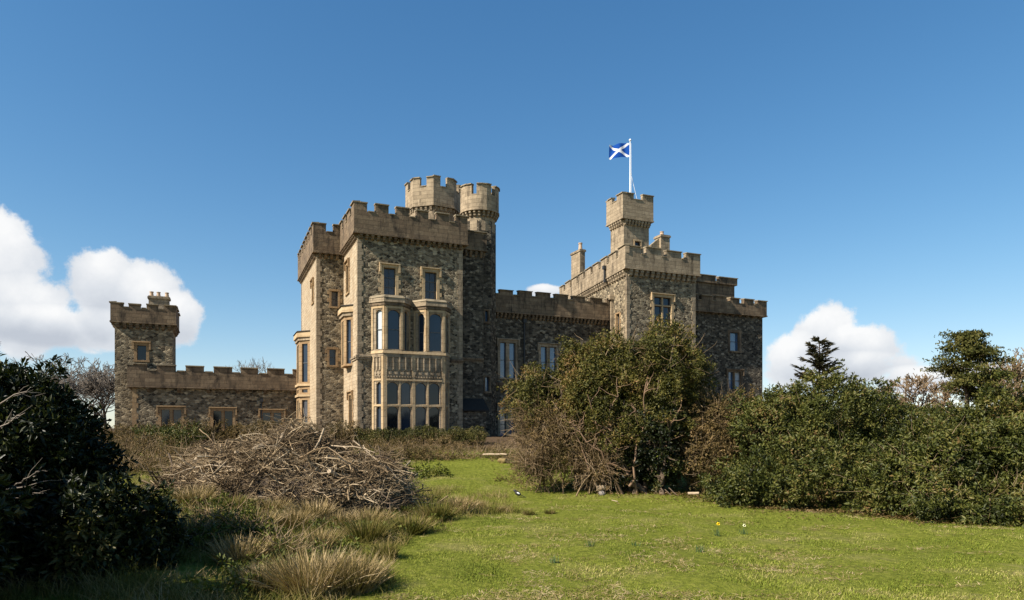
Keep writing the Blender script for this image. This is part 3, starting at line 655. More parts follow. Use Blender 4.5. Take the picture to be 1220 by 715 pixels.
# flag turret on the right tower
v4 = 4.2; a4 = U(742, v4) + .3; b4 = U(778.5, v4) - .3
P4 = [(a4, v4 + .3), (b4, v4 + .3), (b4, v4 + 2.6), (a4, v4 + 2.6)]
z4 = lambda y: Zl(y, a4, v4)
h6 = (0, U(756, v4 + .3) - a4, U(763.5, v4 + .3) - a4, z4(291), z4(284))
t4 = tower('flag_turret', P4, Z3b, z4(260), ASHP, [h6], 'square turret carrying the flagpole on the right tower')
parapet(t4, P4, z4(260) - .02, z4(236), z4(228), over=.3, th=.3, custom={0: [(0, .36), (.64, 1)], 3: [(0, .36), (.64, 1)], 1: [(0, .36), (.64, 1)], 2: [(0, .36), (.64, 1)]}, corbel=.36, cw=.22, ch=.55, pmat=ASHP)
window(t4, Edge(P4[0], P4[1]), *h6[1:], hood=False, fw=.08, bars=(1, 1), quoined=False)
bm = bmesh.new(); prism(bm, offset_poly(P3, -.1), Z3b + .02, Z3b + .5); objb('roof', bm, LEAD, t3)
# chimneys on the right tower
vc = 12.5; uc0 = U(691, vc)
chimney(castle, uc0, U(697, vc), vc, vc + 1.9, Z3b, Zl(296.5, uc0, vc), [((uc0 + .3), vc + .45)], .2, .75)
vc = 9.0; uc0 = U(787.5, vc)
c2 = chimney(castle, uc0, U(798, vc), vc, vc + 1.1, Z3b, Zl(279, uc0, vc), [(uc0 + .4, vc + .4)], .2, .4)
bm = bmesh.new(); eg = Edge((U(776, vc + .3), vc + .3), (uc0, vc + .3)); zg0, zg1 = Zl(292, uc0, vc), Zl(283, uc0, vc)
hexa(bm, [eg.P(0, 0, Z3b), eg.P(eg.L - .01, 0, Z3b), eg.P(eg.L - .01, -.5, Z3b), eg.P(0, -.5, Z3b)], [eg.P(0, 0, zg0), eg.P(eg.L - .01, 0, zg1), eg.P(eg.L - .01, -.5, zg1), eg.P(0, -.5, zg0)]); objb('raked_stack_base', bm, COP, c2)

# ================= far right range
v5 = 1.1
P5 = [(u3r + .01, v5), (U(914, v5 - .3) - .3, v5), (U(914, v5 - .3) - .3, 13), (u3r + .01, 13)]
uu = U(835, v5 - .3)
Z5t, Z5c, Z5b = Zl(350.5, uu, v5), Zl(350.5, uu, v5) - .6, Zl(371.5, uu, v5)
h7 = hole_px(0, P5, 869.5, 881, 396, 418); h8 = hole_px(0, P5, 867.5, 883, 443, 464)
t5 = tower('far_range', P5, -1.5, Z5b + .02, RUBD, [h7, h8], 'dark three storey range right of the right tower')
parapet(t5, P5, Z5b, Z5c, Z5t, over=.28, edges={0: 6}, corbel=.8, cw=.2, ch=.16, gapw=.5, pmat=ASH)
e5 = Edge(P5[0], P5[1])
window(castle, e5, *h7[1:], hood=False, fw=.2, bars=(1, 2), m_=ASH, glass=GLSB, quoined=False); window(castle, e5, *h8[1:], lights=2, hood=True, fw=.16, bars=(1, 2), m_=ASH, glass=[GLSB, BLIND], quoined=False)
v6 = 5.5
P6 = [(u3r - 1, v6), (U(878.5, v6 - .2) - .2, v6), (U(878.5, v6 - .2) - .2, 12), (u3r - 1, 12)]
t6 = tower('upper_range', P6, Z5b, Zl(331.5, P6[1][0], v6) - .79, ASH, [], 'short upper block behind the far right parapet')
zz = Zl(331.5, P6[1][0], v6); parapet(t6, P6, zz - .8, zz - .6, zz, over=.2, edges={0: 4}, corbel=0, gapw=.4)

# ================= low left range with its corner tower
v7 = 14.0
P7 = [(U(152.5, v7 - .3) + .3, v7), (-2.11, v7), (-2.11, 21), (U(152.5, v7 - .3) + .3, 21)]
uL = U(152.5, v7 - .3)
Z7t, Z7b = Zl(439, -2.6, v7 - .3), Zl(465.5, -2.6, v7 - .3)
hL = [hole_px(0, P7, 191.5, 216.5, 488, 519), hole_px(0, P7, 253.5, 277.5, 489.5, 519), hole_px(0, P7, 312.5, 335.5, 491.5, 519)]
t7 = tower('low_range', P7, -1.5, Z7b + .02, RUB, hL, 'low single storey range on the left')
parapet(t7, P7, Z7b, Z7t - .6, Z7t, over=.36, edges={0: 7}, corbel=2.35, cw=.22, ch=.34, gapw=.72, pmat=ASH)
quoins(t7, P7, [0], -1.5, Z7b - .02, ORG)
e7 = Edge(P7[0], P7[1])
for h in hL: window(castle, e7, *h[1:], lights=2, hood=True, bars=(1, 1), m_=ORG, sash=WOODF, mull_w=.2)
downpipe(e7, 9.9, -1, 3.0)
v8 = 15.4
P8 = [(U(131, v8 - .3) + .3, v8), (U(205.5, v8), v8), (U(205.5, v8), 20), (U(131, v8 - .3) + .3, 20)]
zz8 = lambda y: Zl(y, P8[0][0], v8)
h9 = hole_px(0, P8, 163, 174.5, 411.5, 429)
t8 = tower('corner_tower', P8, -1.5, zz8(384), RUB, [h9], 'small square corner tower at the left end')
parapet(t8, P8, zz8(384) - .02, zz8(366), zz8(359.5), over=.28, edges={0: 4}, corbel=.5, cw=.25, ch=.45, gapw=.42, pmat=ASH)
window(castle, Edge(P8[0], P8[1]), *h9[1:], hood=True, bars=(1, 1), quoined=False, m_=ORG)
vq = 18.2; q0, q1 = U(177, vq), U(201.5, vq)
chimney(castle, q0, q1, vq, vq + .8, zz8(384), Zl(352, q0, vq), [(q0 + .2, vq + .4), (q0 + .75, vq + .4), (q1 - .2, vq + .4)], .16, .42)

# ================= flagpole and flag
pu, pv = U(750.8, v4 + 1.4), v4 + 1.4
def cw_(u, v, z): return (AX + CT * u - ST * v, AY + ST * u + CT * v, z + EYE - BZ)
ptop = Zl(167, pu, pv); pbase = z4(262)
def tubes(paths, sides=5):
    """paths: list of (pts Nx3, radii N) -> verts, quads"""
    Vs, Fs, off = [], [], 0
    ca = np.cos(np.arange(sides) * 2 * np.pi / sides); sa = np.sin(np.arange(sides) * 2 * np.pi / sides)
    for pts, rad in paths:
        pts = np.asarray(pts, float); rad = np.asarray(rad, float); n = len(pts)
        t = np.gradient(pts, axis=0); t /= np.linalg.norm(t, axis=1)[:, None] + 1e-9
        ref = np.array([0, 0, 1.0]) if abs(t[0, 2]) < .9 else np.array([1.0, 0, 0])
        a = np.cross(t, ref); a /= np.linalg.norm(a, axis=1)[:, None] + 1e-9; b_ = np.cross(t, a)
        V = pts[:, None] + rad[:, None, None] * (a[:, None] * ca[None, :, None] + b_[:, None] * sa[None, :, None])
        Vs.append(V.reshape(-1, 3)); i = off + np.arange(n * sides).reshape(n, sides)
        Fs.append(np.stack([i[:-1], np.roll(i[:-1], -1, 1), np.roll(i[1:], -1, 1), i[1:]], -1).reshape(-1, 4)); off += n * sides
    return np.concatenate(Vs), np.concatenate(Fs)
def tube_obj(name, paths, m_, parent=None, sides=5):
    V, F = tubes(paths, sides); return link(name, npmesh(name, V, F, True), m_, parent)
pw = cw_(pu, pv, pbase); fp = empty('flagpole', pw, 0, label='white flagpole standing on the square flag turret', cat='flagpole')
H = ptop - pbase
tube_obj('pole', [(np.array([(0, 0, 0), (0, 0, H * .5), (0, 0, H - .1)]), np.array([.075, .065, .045]))], WHITE, fp, 10)
bm = bmesh.new(); bmesh.ops.create_uvsphere(bm, u_segments=10, v_segments=8, radius=.12); bmesh.ops.translate(bm, verts=bm.verts, vec=(0, 0, H)); objb('finial', bm, WHITE, fp, True)
for dx, dy, top in ((1.25, .3, .62), (1.9, -.2, .06)):
    if top > .3: tube_obj('stay_wire', [(np.array([(.05, 0, H * top), (dx * .5, dy * .5, H * top * .55), (dx, dy, .9)]), np.array([.022] * 3))], WHITE, fp, 5)
tube_obj('halyard', [(np.array([(.1, -.05, .8), (.12, -.05, H * .5), (.08, -.02, H - .3)]), np.array([.012] * 3))], WHITE, fp, 4)
# saltire flag
nu, nv = 28, 18; V = []; fl_w, fl_h = 1.95, 1.32
for j in range(nv + 1):
    for i in range(nu + 1):
        a, b_ = i / nu, j / nv
        yy = .16 * a ** .6 * math.sin(a * 8.5 + b_ * 1.3) + .05 * math.sin(a * 15 - b_ * 3)
        V.append((-fl_w * a * (1 - .04 * math.sin(a * 8)), yy + .25 * a, -fl_h * (1 - b_) - .10 * a * a + .07 * math.sin(a * 6.5) * a))
id_ = np.arange((nu + 1) * (nv + 1)).reshape(nv + 1, nu + 1)
F = np.stack([id_[:-1, 1:], id_[:-1, :-1], id_[1:, :-1], id_[1:, 1:]], -1).reshape(-1, 4)
me = npmesh('flag', np.array(V), F, True); uv = me.uv_layers.new(name='UVMap')
luv = np.array([(v % (nu + 1)) / nu if k == 0 else (v // (nu + 1)) / nv for v in F.ravel() for k in (0, 1)], dtype=np.float32); uv.data.foreach_set('uv', luv)
m, nt, b = mat("saltire_cloth", .8, .1)
t = N(nt, 'ShaderNodeUVMap'); t.uv_map = 'UVMap'; s = N(nt, 'ShaderNodeSeparateXYZ'); LK(nt, t.outputs[0], s.inputs[0])
d1 = MATH(nt, 'ABSOLUTE', MATH(nt, 'SUBTRACT', s.outputs[0], s.outputs[1])); d2 = MATH(nt, 'ABSOLUTE', MATH(nt, 'SUBTRACT', MATH(nt, 'ADD', s.outputs[0], s.outputs[1]), 1))
x_ = MATH(nt, 'LESS_THAN', MATH(nt, 'MINIMUM', d1, d2), .10)
c = MIX(nt, x_, (.01, .075, .36), (.8, .8, .82)); LK(nt, c, b.inputs['Base Color'])
tr = N(nt, 'ShaderNodeBsdfTranslucent'); LK(nt, c, tr.inputs[0]); ms = N(nt, 'ShaderNodeMixShader', ins={0: .35}); LK(nt, b.outputs[0], ms.inputs[1]); LK(nt, tr.outputs[0], ms.inputs[2]); LK(nt, ms.outputs[0], nt.nodes['Material Output'].inputs[0])
fo = link('flag', me, m); fo.location = (pw[0] - .1, pw[1], pw[2] + H - .28)
tag(fo, 'blue flag with a white diagonal cross streaming left from the pole', 'flag')

# ------------------------------------------------------------------ leaves and branches
def unit(a): return a / (np.linalg.norm(a, axis=-1, keepdims=True) + 1e-9)
def leaves(name, C, D, Nn, ln, wd, m_, parent=None, fold=.25):
    """one folded leaf (two triangles) per row: base C, axis D, upper side Nn"""
    C = np.asarray(C); D = unit(np.asarray(D)); B = unit(np.cross(D, Nn)); Nn = np.cross(B, D)
    ln = np.asarray(ln)[:, None]; wd = np.asarray(wd)[:, None]
    mid = C + D * ln * .5
    V = np.stack([C, mid + B * wd * .5 + Nn * wd * fold, C + D * ln - Nn * ln * .12, mid - B * wd * .5 + Nn * wd * fold], 1).reshape(-1, 3)
    i = np.arange(len(C)) * 4
    F = np.stack([np.stack([i, i + 1, i + 2], -1), np.stack([i, i + 2, i + 3], -1)], 1).reshape(-1, 3)
    return link(name, npmesh(name, V, F), m_, parent)
def lobe_points(lobes, dens, depth=.35, bump=.22, bscale=1.3, zmin=None, seed=0, skirt=True):
    """points in the outer layer of a union of bumpy ellipsoids; returns points and outward directions"""
    P, Nn = [], []; r_ = np.random.default_rng(seed + 5)
    Ls = [tuple(l) for l in lobes]
    for (cx, cy, cz, rx, ry, rz) in Ls:
        area = 4 * math.pi * (((rx * ry) ** 1.6 + (rx * rz) ** 1.6 + (ry * rz) ** 1.6) / 3) ** (1 / 1.6)
        n = int(area * dens); d = unit(r_.normal(size=(n, 3)))
        bmp = np.array([noise.noise(((q[0] * rx) * bscale + cx, (q[1] * ry) * bscale + cy, (q[2] * rz) * bscale + cz)) + .7 * noise.noise(((q[0] * rx) * bscale * 2.7 + cx, (q[1] * ry) * bscale * 2.7 + 9, (q[2] * rz) * bscale * 2.7)) for q in d])
        rr = 1 + bump * bmp / max(.35, min(rx, rz)) * 1.6 - np.minimum(r_.exponential(depth * .45, n), depth) / max(.3, (rx + rz) / 2) + r_.normal(0, .02, n)
        p = d * rr[:, None] * [rx, ry, rz] + [cx, cy, cz]
        no = unit(d / [rx, ry, rz]); pit = np.array([noise.noise((q[0] * 2.1, q[1] * 2.1, q[2] * 2.1 + seed)) for q in p])
        p = p - no * (np.clip((-pit - .02) * 4, 0, 1) * min(.42, .3 * min(rx, rz)))[:, None]; P.append(p); Nn.append(no)
    P = np.concatenate(P); Nn = np.concatenate(Nn); keep = np.ones(len(P), bool)
    for (cx, cy, cz, rx, ry, rz) in Ls:
        q = (P - [cx, cy, cz]) / [rx, ry, rz]; k = 1 - (depth + .5) / min(rx, ry, rz)
        if k > 0: keep &= (q ** 2).sum(1) > k * k
    g_ = ground_h(P[:, 0], P[:, 1]) + .03; keep &= P[:, 2] > g_
    return P[keep], Nn[keep]
def sprigs(P, Nn, k, ln, wd, seed=0, spread=1.0, up=.35, jl=.3):
    """k leaves round each point, opening outwards"""
    r_ = np.random.default_rng(seed + 99); n = len(P)
    ax = unit(Nn + [0, 0, up] + r_.normal(0, .35, (n, 3)))
    C = np.repeat(P, k, 0); A = np.repeat(ax, k, 0)
    rd = unit(r_.normal(size=(n * k, 3))); D = unit(A * .55 + rd * spread); Nl = unit(A + r_.normal(0, .45, (n * k, 3)))
    C = C + rd * ln * .25
    return C, D, Nl, ln * r_.uniform(1 - jl, 1 + jl, n * k), wd * r_.uniform(.75, 1.25, n * k)
def wob(p0, p1, n, amp, r_, sag=0.0):
    p0 = np.array(p0, float); p1 = np.array(p1, float); t = np.linspace(0, 1, n)[:, None]
    q = p0 + (p1 - p0) * t; L_ = np.linalg.norm(p1 - p0)
    nz = np.cumsum(r_.normal(0, amp * L_ / n, (n, 3)), 0); nz -= nz[-1] * t; q = q + nz; q[:, 2] += sag * L_ * (4 * t[:, 0] * (1 - t[:, 0])); return q
def bush(name, lobes, label, cat, m_, dens=60, k=7, ln=.11, wd=.04, depth=.4, bump=.25, bscale=1.2, group=None, seed=0, stems=5, stem_r=.07, stem_m=None, twigs=0, spread=1.0):
    """crown of separate leaves over branching stems"""
    c0 = np.mean([l[:2] for l in lobes], 0); zg = gh(c0[0], c0[1]); org = np.array([c0[0], c0[1], zg]); r_ = np.random.default_rng(seed)
    o = empty(name, tuple(org), label=label, cat=cat, group=group)
    P, Nn = lobe_points(lobes, dens, depth, bump, bscale, seed=seed)
    C, D, Nl, a, b_ = sprigs(P - org, Nn, k, ln, wd, seed, spread)
    leaves('foliage', C, D, Nl, a, b_, m_, o)
    paths = []
    for l in lobes:
        c = np.array(l[:3]) - org
        for j in range(max(1, stems)):
            bx = c0 - org[:2] + r_.normal(0, .25, 2) if len(lobes) < 3 else c[:2] * .45 + r_.normal(0, .3, 2)
            base = np.array([bx[0], bx[1], float(ground_h(bx[0] + org[0], bx[1] + org[1])) - org[2] - .1])
            tip = c + unit(r_.normal(size=3) + [0, 0, .5]) * np.array(l[3:]) * .75
            q = wob(base, tip, 9, .28, r_, .05); rr = np.linspace(stem_r, stem_r * .25, 9); paths.append((q, rr))
            for z in range(5):
                i = r_.integers(3, 8); t2 = q[i] + unit(r_.normal(size=3) + unit(q[i] - c) * .6) * r_.uniform(.4, 1.0) * min(l[3:]) * .8
                paths.append((wob(q[i], t2, 5, .25, r_), np.linspace(rr[i] * .6, .006, 5)))
    if paths: tube_obj('stem', paths, stem_m or BARK, o, 5)
    if twigs:
        tp = []
        for l in lobes:
            c = np.array(l[:3]) - org; R3 = np.array(l[3:])
            for j in range(twigs):
                u_ = unit(r_.normal(size=3)); a_ = c + u_ * R3 * r_.uniform(.3, .95); d_ = unit(u_ * .6 + r_.normal(0, .6, 3) + [0, 0, .25]); e_ = a_ + d_ * r_.uniform(.25, .8)
                if a_[2] + org[2] < ground_h(a_[0] + org[0], a_[1] + org[1]): continue
                tp.append((wob(a_, e_, 4, .22, r_), np.linspace(r_.uniform(.006, .014), .003, 4)))
        tube_obj('twigs', tp, stem_m or BTWR, o, 3)['kind'] = 'stuff'
    return o
def lobe(px, py, rx, ry, d, rd=None):
    """ellipsoid standing at distance d where the view shows it"""
    s_ = d / 800; x, y, z = at(px, d, py); return (x, y, z, rx * s_, (rd or rx * .8) * s_ if rd is None else rd, ry * s_)

# ---- shrubs on the right of the lawn
bush('gnarled_tree', [lobe(794, 424, 46, 40, 24), lobe(745, 440, 46, 40, 24.3), lobe(700, 462, 44, 38, 24.6), lobe(642, 472, 40, 36, 25), lobe(700, 440, 46, 40, 24.8), lobe(785, 480, 54, 50, 24), lobe(725, 500, 56, 48, 24),
      lobe(822, 462, 26, 34, 24.2), lobe(665, 502, 44, 34, 24.8)], 'broad dark olive evergreen tree with tangled bare stems, tallest on the lawn edge', 'tree', OLV, dens=105, k=7, ln=.105, wd=.04, depth=.5, bump=.45, bscale=1.1, seed=1, stems=3, stem_r=.08, twigs=160)
r_ = np.random.default_rng(91); gt = [o for o in COL.objects if o.name == 'gnarled_tree'][0]; g0 = np.array(gt.location)
for (x0, y0, x1, y1, rr0) in ((742, 585, 700, 470, .05), (735, 560, 668, 492, .04), (748, 575, 770, 455, .05), (725, 540, 735, 450, .035), (760, 590, 722, 520, .05), (700, 560, 680, 500, .035), (778, 570, 812, 470, .045), (770, 540, 752, 480, .03), (712, 505, 745, 520, .03)):
    a_ = np.array(at(x0, 23.1, y0)) - g0; b_ = np.array(at(x1, 22.9, y1)) - g0; q = wob(a_, b_, 10, .26, r_); pp = [(q, np.linspace(rr0, rr0 * .3, 10))]
    for z in range(6):
        k_ = r_.integers(3, 9); pp.append((wob(q[k_], q[k_] + unit(r_.normal(size=3) + [0, -.3, .5]) * r_.uniform(.4, 1.0), 6, .25, r_), np.linspace(rr0 * .4, .005, 6)))
    tube_obj('limb', pp, LIMB, gt, 6)
bush('browning_shrub', [lobe(668, 532, 48, 44, 24.0), lobe(638, 515, 32, 40, 24.4), lobe(712, 552, 36, 32, 23.6), lobe(640, 550, 30, 24, 24.0)], 'half bare brownish shrub spreading below the left side of the gnarled tree', 'shrub', BRN, dens=70, k=6, ln=.075, wd=.026, depth=.7, bump=.4, bscale=1.6, seed=2, stems=3, stem_r=.03, stem_m=BTWR, twigs=800)
bush('ivy_trunk', [lobe(785, 535, 30, 56, 23.3), lobe(748, 545, 28, 38, 23.6)], 'thick ivy covered trunk standing under the crown of the gnarled tree', 'tree trunk', RHOD, dens=110, k=6, ln=.10, wd=.055, depth=.35, bump=.3, seed=3, stems=3, stem_r=.12)
bush('red_brown_shrub', [lobe(850, 502, 40, 36, 23.8), lobe(842, 545, 38, 42, 23.4), lobe(880, 535, 42, 56, 23.5), lobe(815, 525, 26, 50, 24.4)], 'olive and red brown shrub between the ivy trunk and the tall rhododendron', 'shrub', BRN, dens=85, k=7, ln=.10, wd=.036, depth=.5, bump=.45, bscale=1.4, seed=4, stems=3, stem_r=.05, twigs=400)
bush('tall_rhododendron', [lobe(985, 508, 78, 60, 23), lobe(925, 522, 58, 58, 22.7), lobe(1035, 530, 52, 62, 22.6), lobe(960, 560, 70, 50, 21.8)], 'tall rounded rhododendron right of the castle, its top just under the young spruce', 'shrub', RHO, dens=85, k=8, ln=.115, wd=.042, depth=.45, bump=.6, bscale=.95, seed=5, stems=2, twigs=120)
bush('low_rhododendron', [lobe(925, 575, 62, 36, 20.2), lobe(888, 585, 34, 24, 20.4)], 'low bright green rhododendron in front of the tall rounded one', 'shrub', RHO, dens=90, k=8, ln=.11, wd=.042, depth=.35, bump=.45, bscale=1.3, seed=6, stems=2)
bush('broad_rhododendron', [lobe(1112, 565, 66, 66, 18.6), lobe(1175, 550, 62, 74, 18.4), lobe(1240, 548, 70, 76, 18.0), lobe(1062, 585, 44, 42, 18.6), lobe(1200, 600, 70, 36, 17.3), lobe(1130, 600, 60, 30, 17.6)], 'broad dark green rhododendron filling the right edge of the lawn', 'shrub', RHO, dens=100, k=8, ln=.115, wd=.042, depth=.45, bump=.6, bscale=1.0, seed=7, stems=2, twigs=120)

# ---- big dark rhododendron on the left, its unseen lobes towards the viewer added for shade
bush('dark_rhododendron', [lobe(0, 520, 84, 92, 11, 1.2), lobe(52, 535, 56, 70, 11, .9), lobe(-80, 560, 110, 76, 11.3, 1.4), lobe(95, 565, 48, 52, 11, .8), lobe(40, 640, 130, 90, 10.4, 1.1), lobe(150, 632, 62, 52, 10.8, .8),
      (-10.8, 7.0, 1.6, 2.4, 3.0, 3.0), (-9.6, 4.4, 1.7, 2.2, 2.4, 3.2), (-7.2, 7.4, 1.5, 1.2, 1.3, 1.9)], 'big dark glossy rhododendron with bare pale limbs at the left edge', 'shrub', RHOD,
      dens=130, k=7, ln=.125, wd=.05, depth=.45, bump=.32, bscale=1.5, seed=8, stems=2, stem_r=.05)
r_ = np.random.default_rng(3); pth = []
for (x0, y0, x1, y1) in ((-5, 588, 62, 572), (20, 580, 50, 556), (-5, 604, 45, 588), (-5, 485, 36, 462), (-8, 520, 30, 492)):
    a = np.array(at(x0, 9.3, y0)); b_ = np.array(at(x1, 9.1, y1)); q = wob(a, b_, 8, .22, r_); pth.append((q, np.linspace(.014, .004, 8)))
    for z in range(4):
        i = r_.integers(2, 7); t2 = q[i] + np.array([r_.uniform(.1, .35), r_.normal(0, .1), r_.normal(0.08, .12)]); pth.append((wob(q[i], t2, 4, .2, r_), np.linspace(.006, .002, 4)))
o = tube_obj('dead_branch', pth, BTWG, None, 5); tag(o, 'bare pale branches sticking out of the dark rhododendron at the left edge', 'branch')

# ---- hedge and rough growth under the castle
def hedge(name, pts, hh, ww, label, m_, dens=80, seed=0, **kw):
    L_ = []
    r2 = np.random.default_rng(seed)
    for i in range(len(pts) - 1):
        (x0, d0), (x1, d1) = pts[i], pts[i + 1]; n = max(2, int(abs(x1 - x0) / 14))
        for t in np.linspace(0, 1, n, endpoint=False):
            px = x0 + (x1 - x0) * t; d = d0 + (d1 - d0) * t; x, y, z = at(px, d); h_ = hh * r2.uniform(.8, 1.12)
            L_.append((x, y, z + h_ * .45, .75, ww, h_ * .58))
    return bush(name, L_, label, 'hedge', m_, dens=dens, depth=.3, seed=seed, stems=1, stem_r=.03, **kw)
hedge('hedge', [(436, 37), (520, 37), (582, 37.5)], .85, .7, 'clipped hedge with a yellow green top under the stone bay window', HEDG, dens=110, k=6, ln=.085, wd=.035, bump=.16, bscale=1.6, seed=21)
hedge('overgrown_hedge', [(128, 37), (250, 37.5), (345, 37.5), (432, 37)], 1.15, .8, 'ragged overgrown hedge with brown patches along the low range', BRN, dens=60, k=6, ln=.10, wd=.035, bump=.35, bscale=1.3, seed=22)
bush('bramble_clump', [lobe(215, 530, 32, 20, 33, .9), lobe(190, 522, 26, 14, 34, .9)], 'dark green bramble clump left of the brush heap', 'shrub', RHO, dens=90, k=7, ln=.10, wd=.045, seed=23, stems=3, stem_r=.03)
bush('bracken_patch', [lobe(160, 540, 44, 22, 30, 1.2), lobe(215, 552, 40, 20, 28, 1.1), lobe(135, 555, 36, 26, 28, 1.0), lobe(170, 565, 50, 20, 25, 1.0)], 'dead brown bracken between the dark rhododendron and the brush heap', 'shrub', BRN, dens=60, k=6, ln=.12, wd=.025, bump=.3, seed=24, stems=2, stem_r=.02, stem_m=BTWR, twigs=500)
bush('bracken_bank', [lobe(450, 545, 34, 16, 31, .9), lobe(490, 543, 34, 13, 32, .9), lobe(530, 546, 34, 11, 32, .9), lobe(570, 548, 30, 10, 32, .9), lobe(605, 548, 26, 12, 31.5, .9), lobe(520, 535, 90, 10, 34.5, .8)], 'low brown dead growth at the foot of the clipped hedge', 'shrub', BRN, dens=60, k=6, ln=.11, wd=.025, bump=.3, seed=25, stems=1, stem_r=.02, stem_m=BTWR, twigs=220)
bush('dock_clump', [lobe(505, 567, 30, 9, 27.5, .8), lobe(475, 565, 22, 10, 27.8, .7)], 'bright green leafy weeds on the grass right of the brush heap', 'plant', WEED, dens=70, k=6, ln=.14, wd=.06, bump=.2, seed=26, stems=0)

# ---- bare trees, spruce and pine behind
def bare_tree(name, x, y, H, R_, label, m_, seed, group=None, levels=5, lean=0.0, trunk_r=.22, tw=.04):
    r_ = np.random.default_rng(seed); z0 = gh(x, y); o = empty(name, (x, y, z0), label=label, cat='tree', group=group)
    trunk, crown = [], []
    def grow(p, d, L_, r0, lv):
        n = 5 if lv > 1 else 4; q = [p]; dd = d
        for i in range(n - 1): dd = unit(dd + r_.normal(0, .16, 3) + np.array([0, 0, .05])); q.append(q[-1] + dd * L_ / (n - 1))
        q = np.array(q); rr = np.linspace(r0, max(r0 * .6, tw * .4), n); (trunk if lv >= levels - 1 else crown).append((q, rr))
        if lv == 0: return
        k = 3 if lv > 2 else 4
        if lv >= levels - 0: k = 6
        for j in range(k):
            i = n - 1 if j < 2 else r_.integers(1, n); s_ = unit(r_.normal(size=3) * [1, 1, .6]); nd = unit(dd * .75 + s_ * .75 + np.array([0, 0, .18])); grow(q[i], nd, L_ * r_.uniform(.58, .82), max(rr[i] * .62, tw * .6), lv - 1)
    grow(np.zeros(3), unit(np.array([lean, 0, 1.0])), H * .30, trunk_r, levels)
    allq = np.concatenate([q for q, _ in trunk + crown]); top = allq[:, 2].max(); rad = np.percentile(np.abs(allq[:, :2]), 98); k1 = H / top; k2 = R_ / rad
    sc3 = np.array([k2, k2, k1])
    tube_obj('trunk', [(q * sc3, r) for q, r in trunk], BARK, o, 6); tube_obj('crown', [(q * sc3, np.maximum(r, tw * .5)) for q, r in crown], m_, o, 3)
    return o
def bt(px, d, ytop, rpx, *a, **k):
    x = (px - 610) / 800 * d; z = gh(x, d); H = EYE + (510 - ytop) / 800 * d - z; return bare_tree('bare_tree', x, d, H, rpx * d / 800, *a, **k)
GB = 'bare grey trees behind the left tower'; GR = 'bare brown trees behind the right shrubs'
bt(56, 74, 419, 50, 'bare grey tree farthest left, rising over the dark rhododendron', BTWG, 31, group=GB, tw=.055)
bt(92, 80, 424, 46, 'bare grey tree between the farthest left one and the corner tower', BTWG, 32, group=GB, tw=.055)
bt(126, 78, 430, 40, 'bare grey tree close behind the corner tower', BTWG, 33, group=GB, tw=.055)
bt(74, 92, 436, 44, 'lower bare grey tree farther back, between the two leftmost trees', BTWG, 44, group=GB, tw=.06)
bt(112, 92, 440, 44, 'lower bare grey tree farther back, just left of the corner tower', BTWG, 45, group=GB, tw=.06)
bt(300, 84, 424, 26, 'bare treetop showing over the parapet of the low range', BTWG, 34, group=GB, tw=.03)
bt(1068, 60, 452, 26, 'low bare brown thicket tree farthest left of the pine', BTWR, 35, group=GR, tw=.055)
bt(1098, 58, 444, 30, 'bare brown thicket tree between the farthest left one and the pine', BTWR, 39, group=GR, tw=.055)
bt(1128, 64, 446, 30, 'bare brown tree directly left of the pine trunk', BTWR, 36, group=GR, tw=.055)
bt(1184, 58, 428, 30, 'bare brown tree directly right of the pine', BTWR, 37, group=GR, tw=.055)
bt(1216, 54, 402, 36, 'tallest bare brown tree at the right edge', BTWR, 38, group=GR, tw=.055)
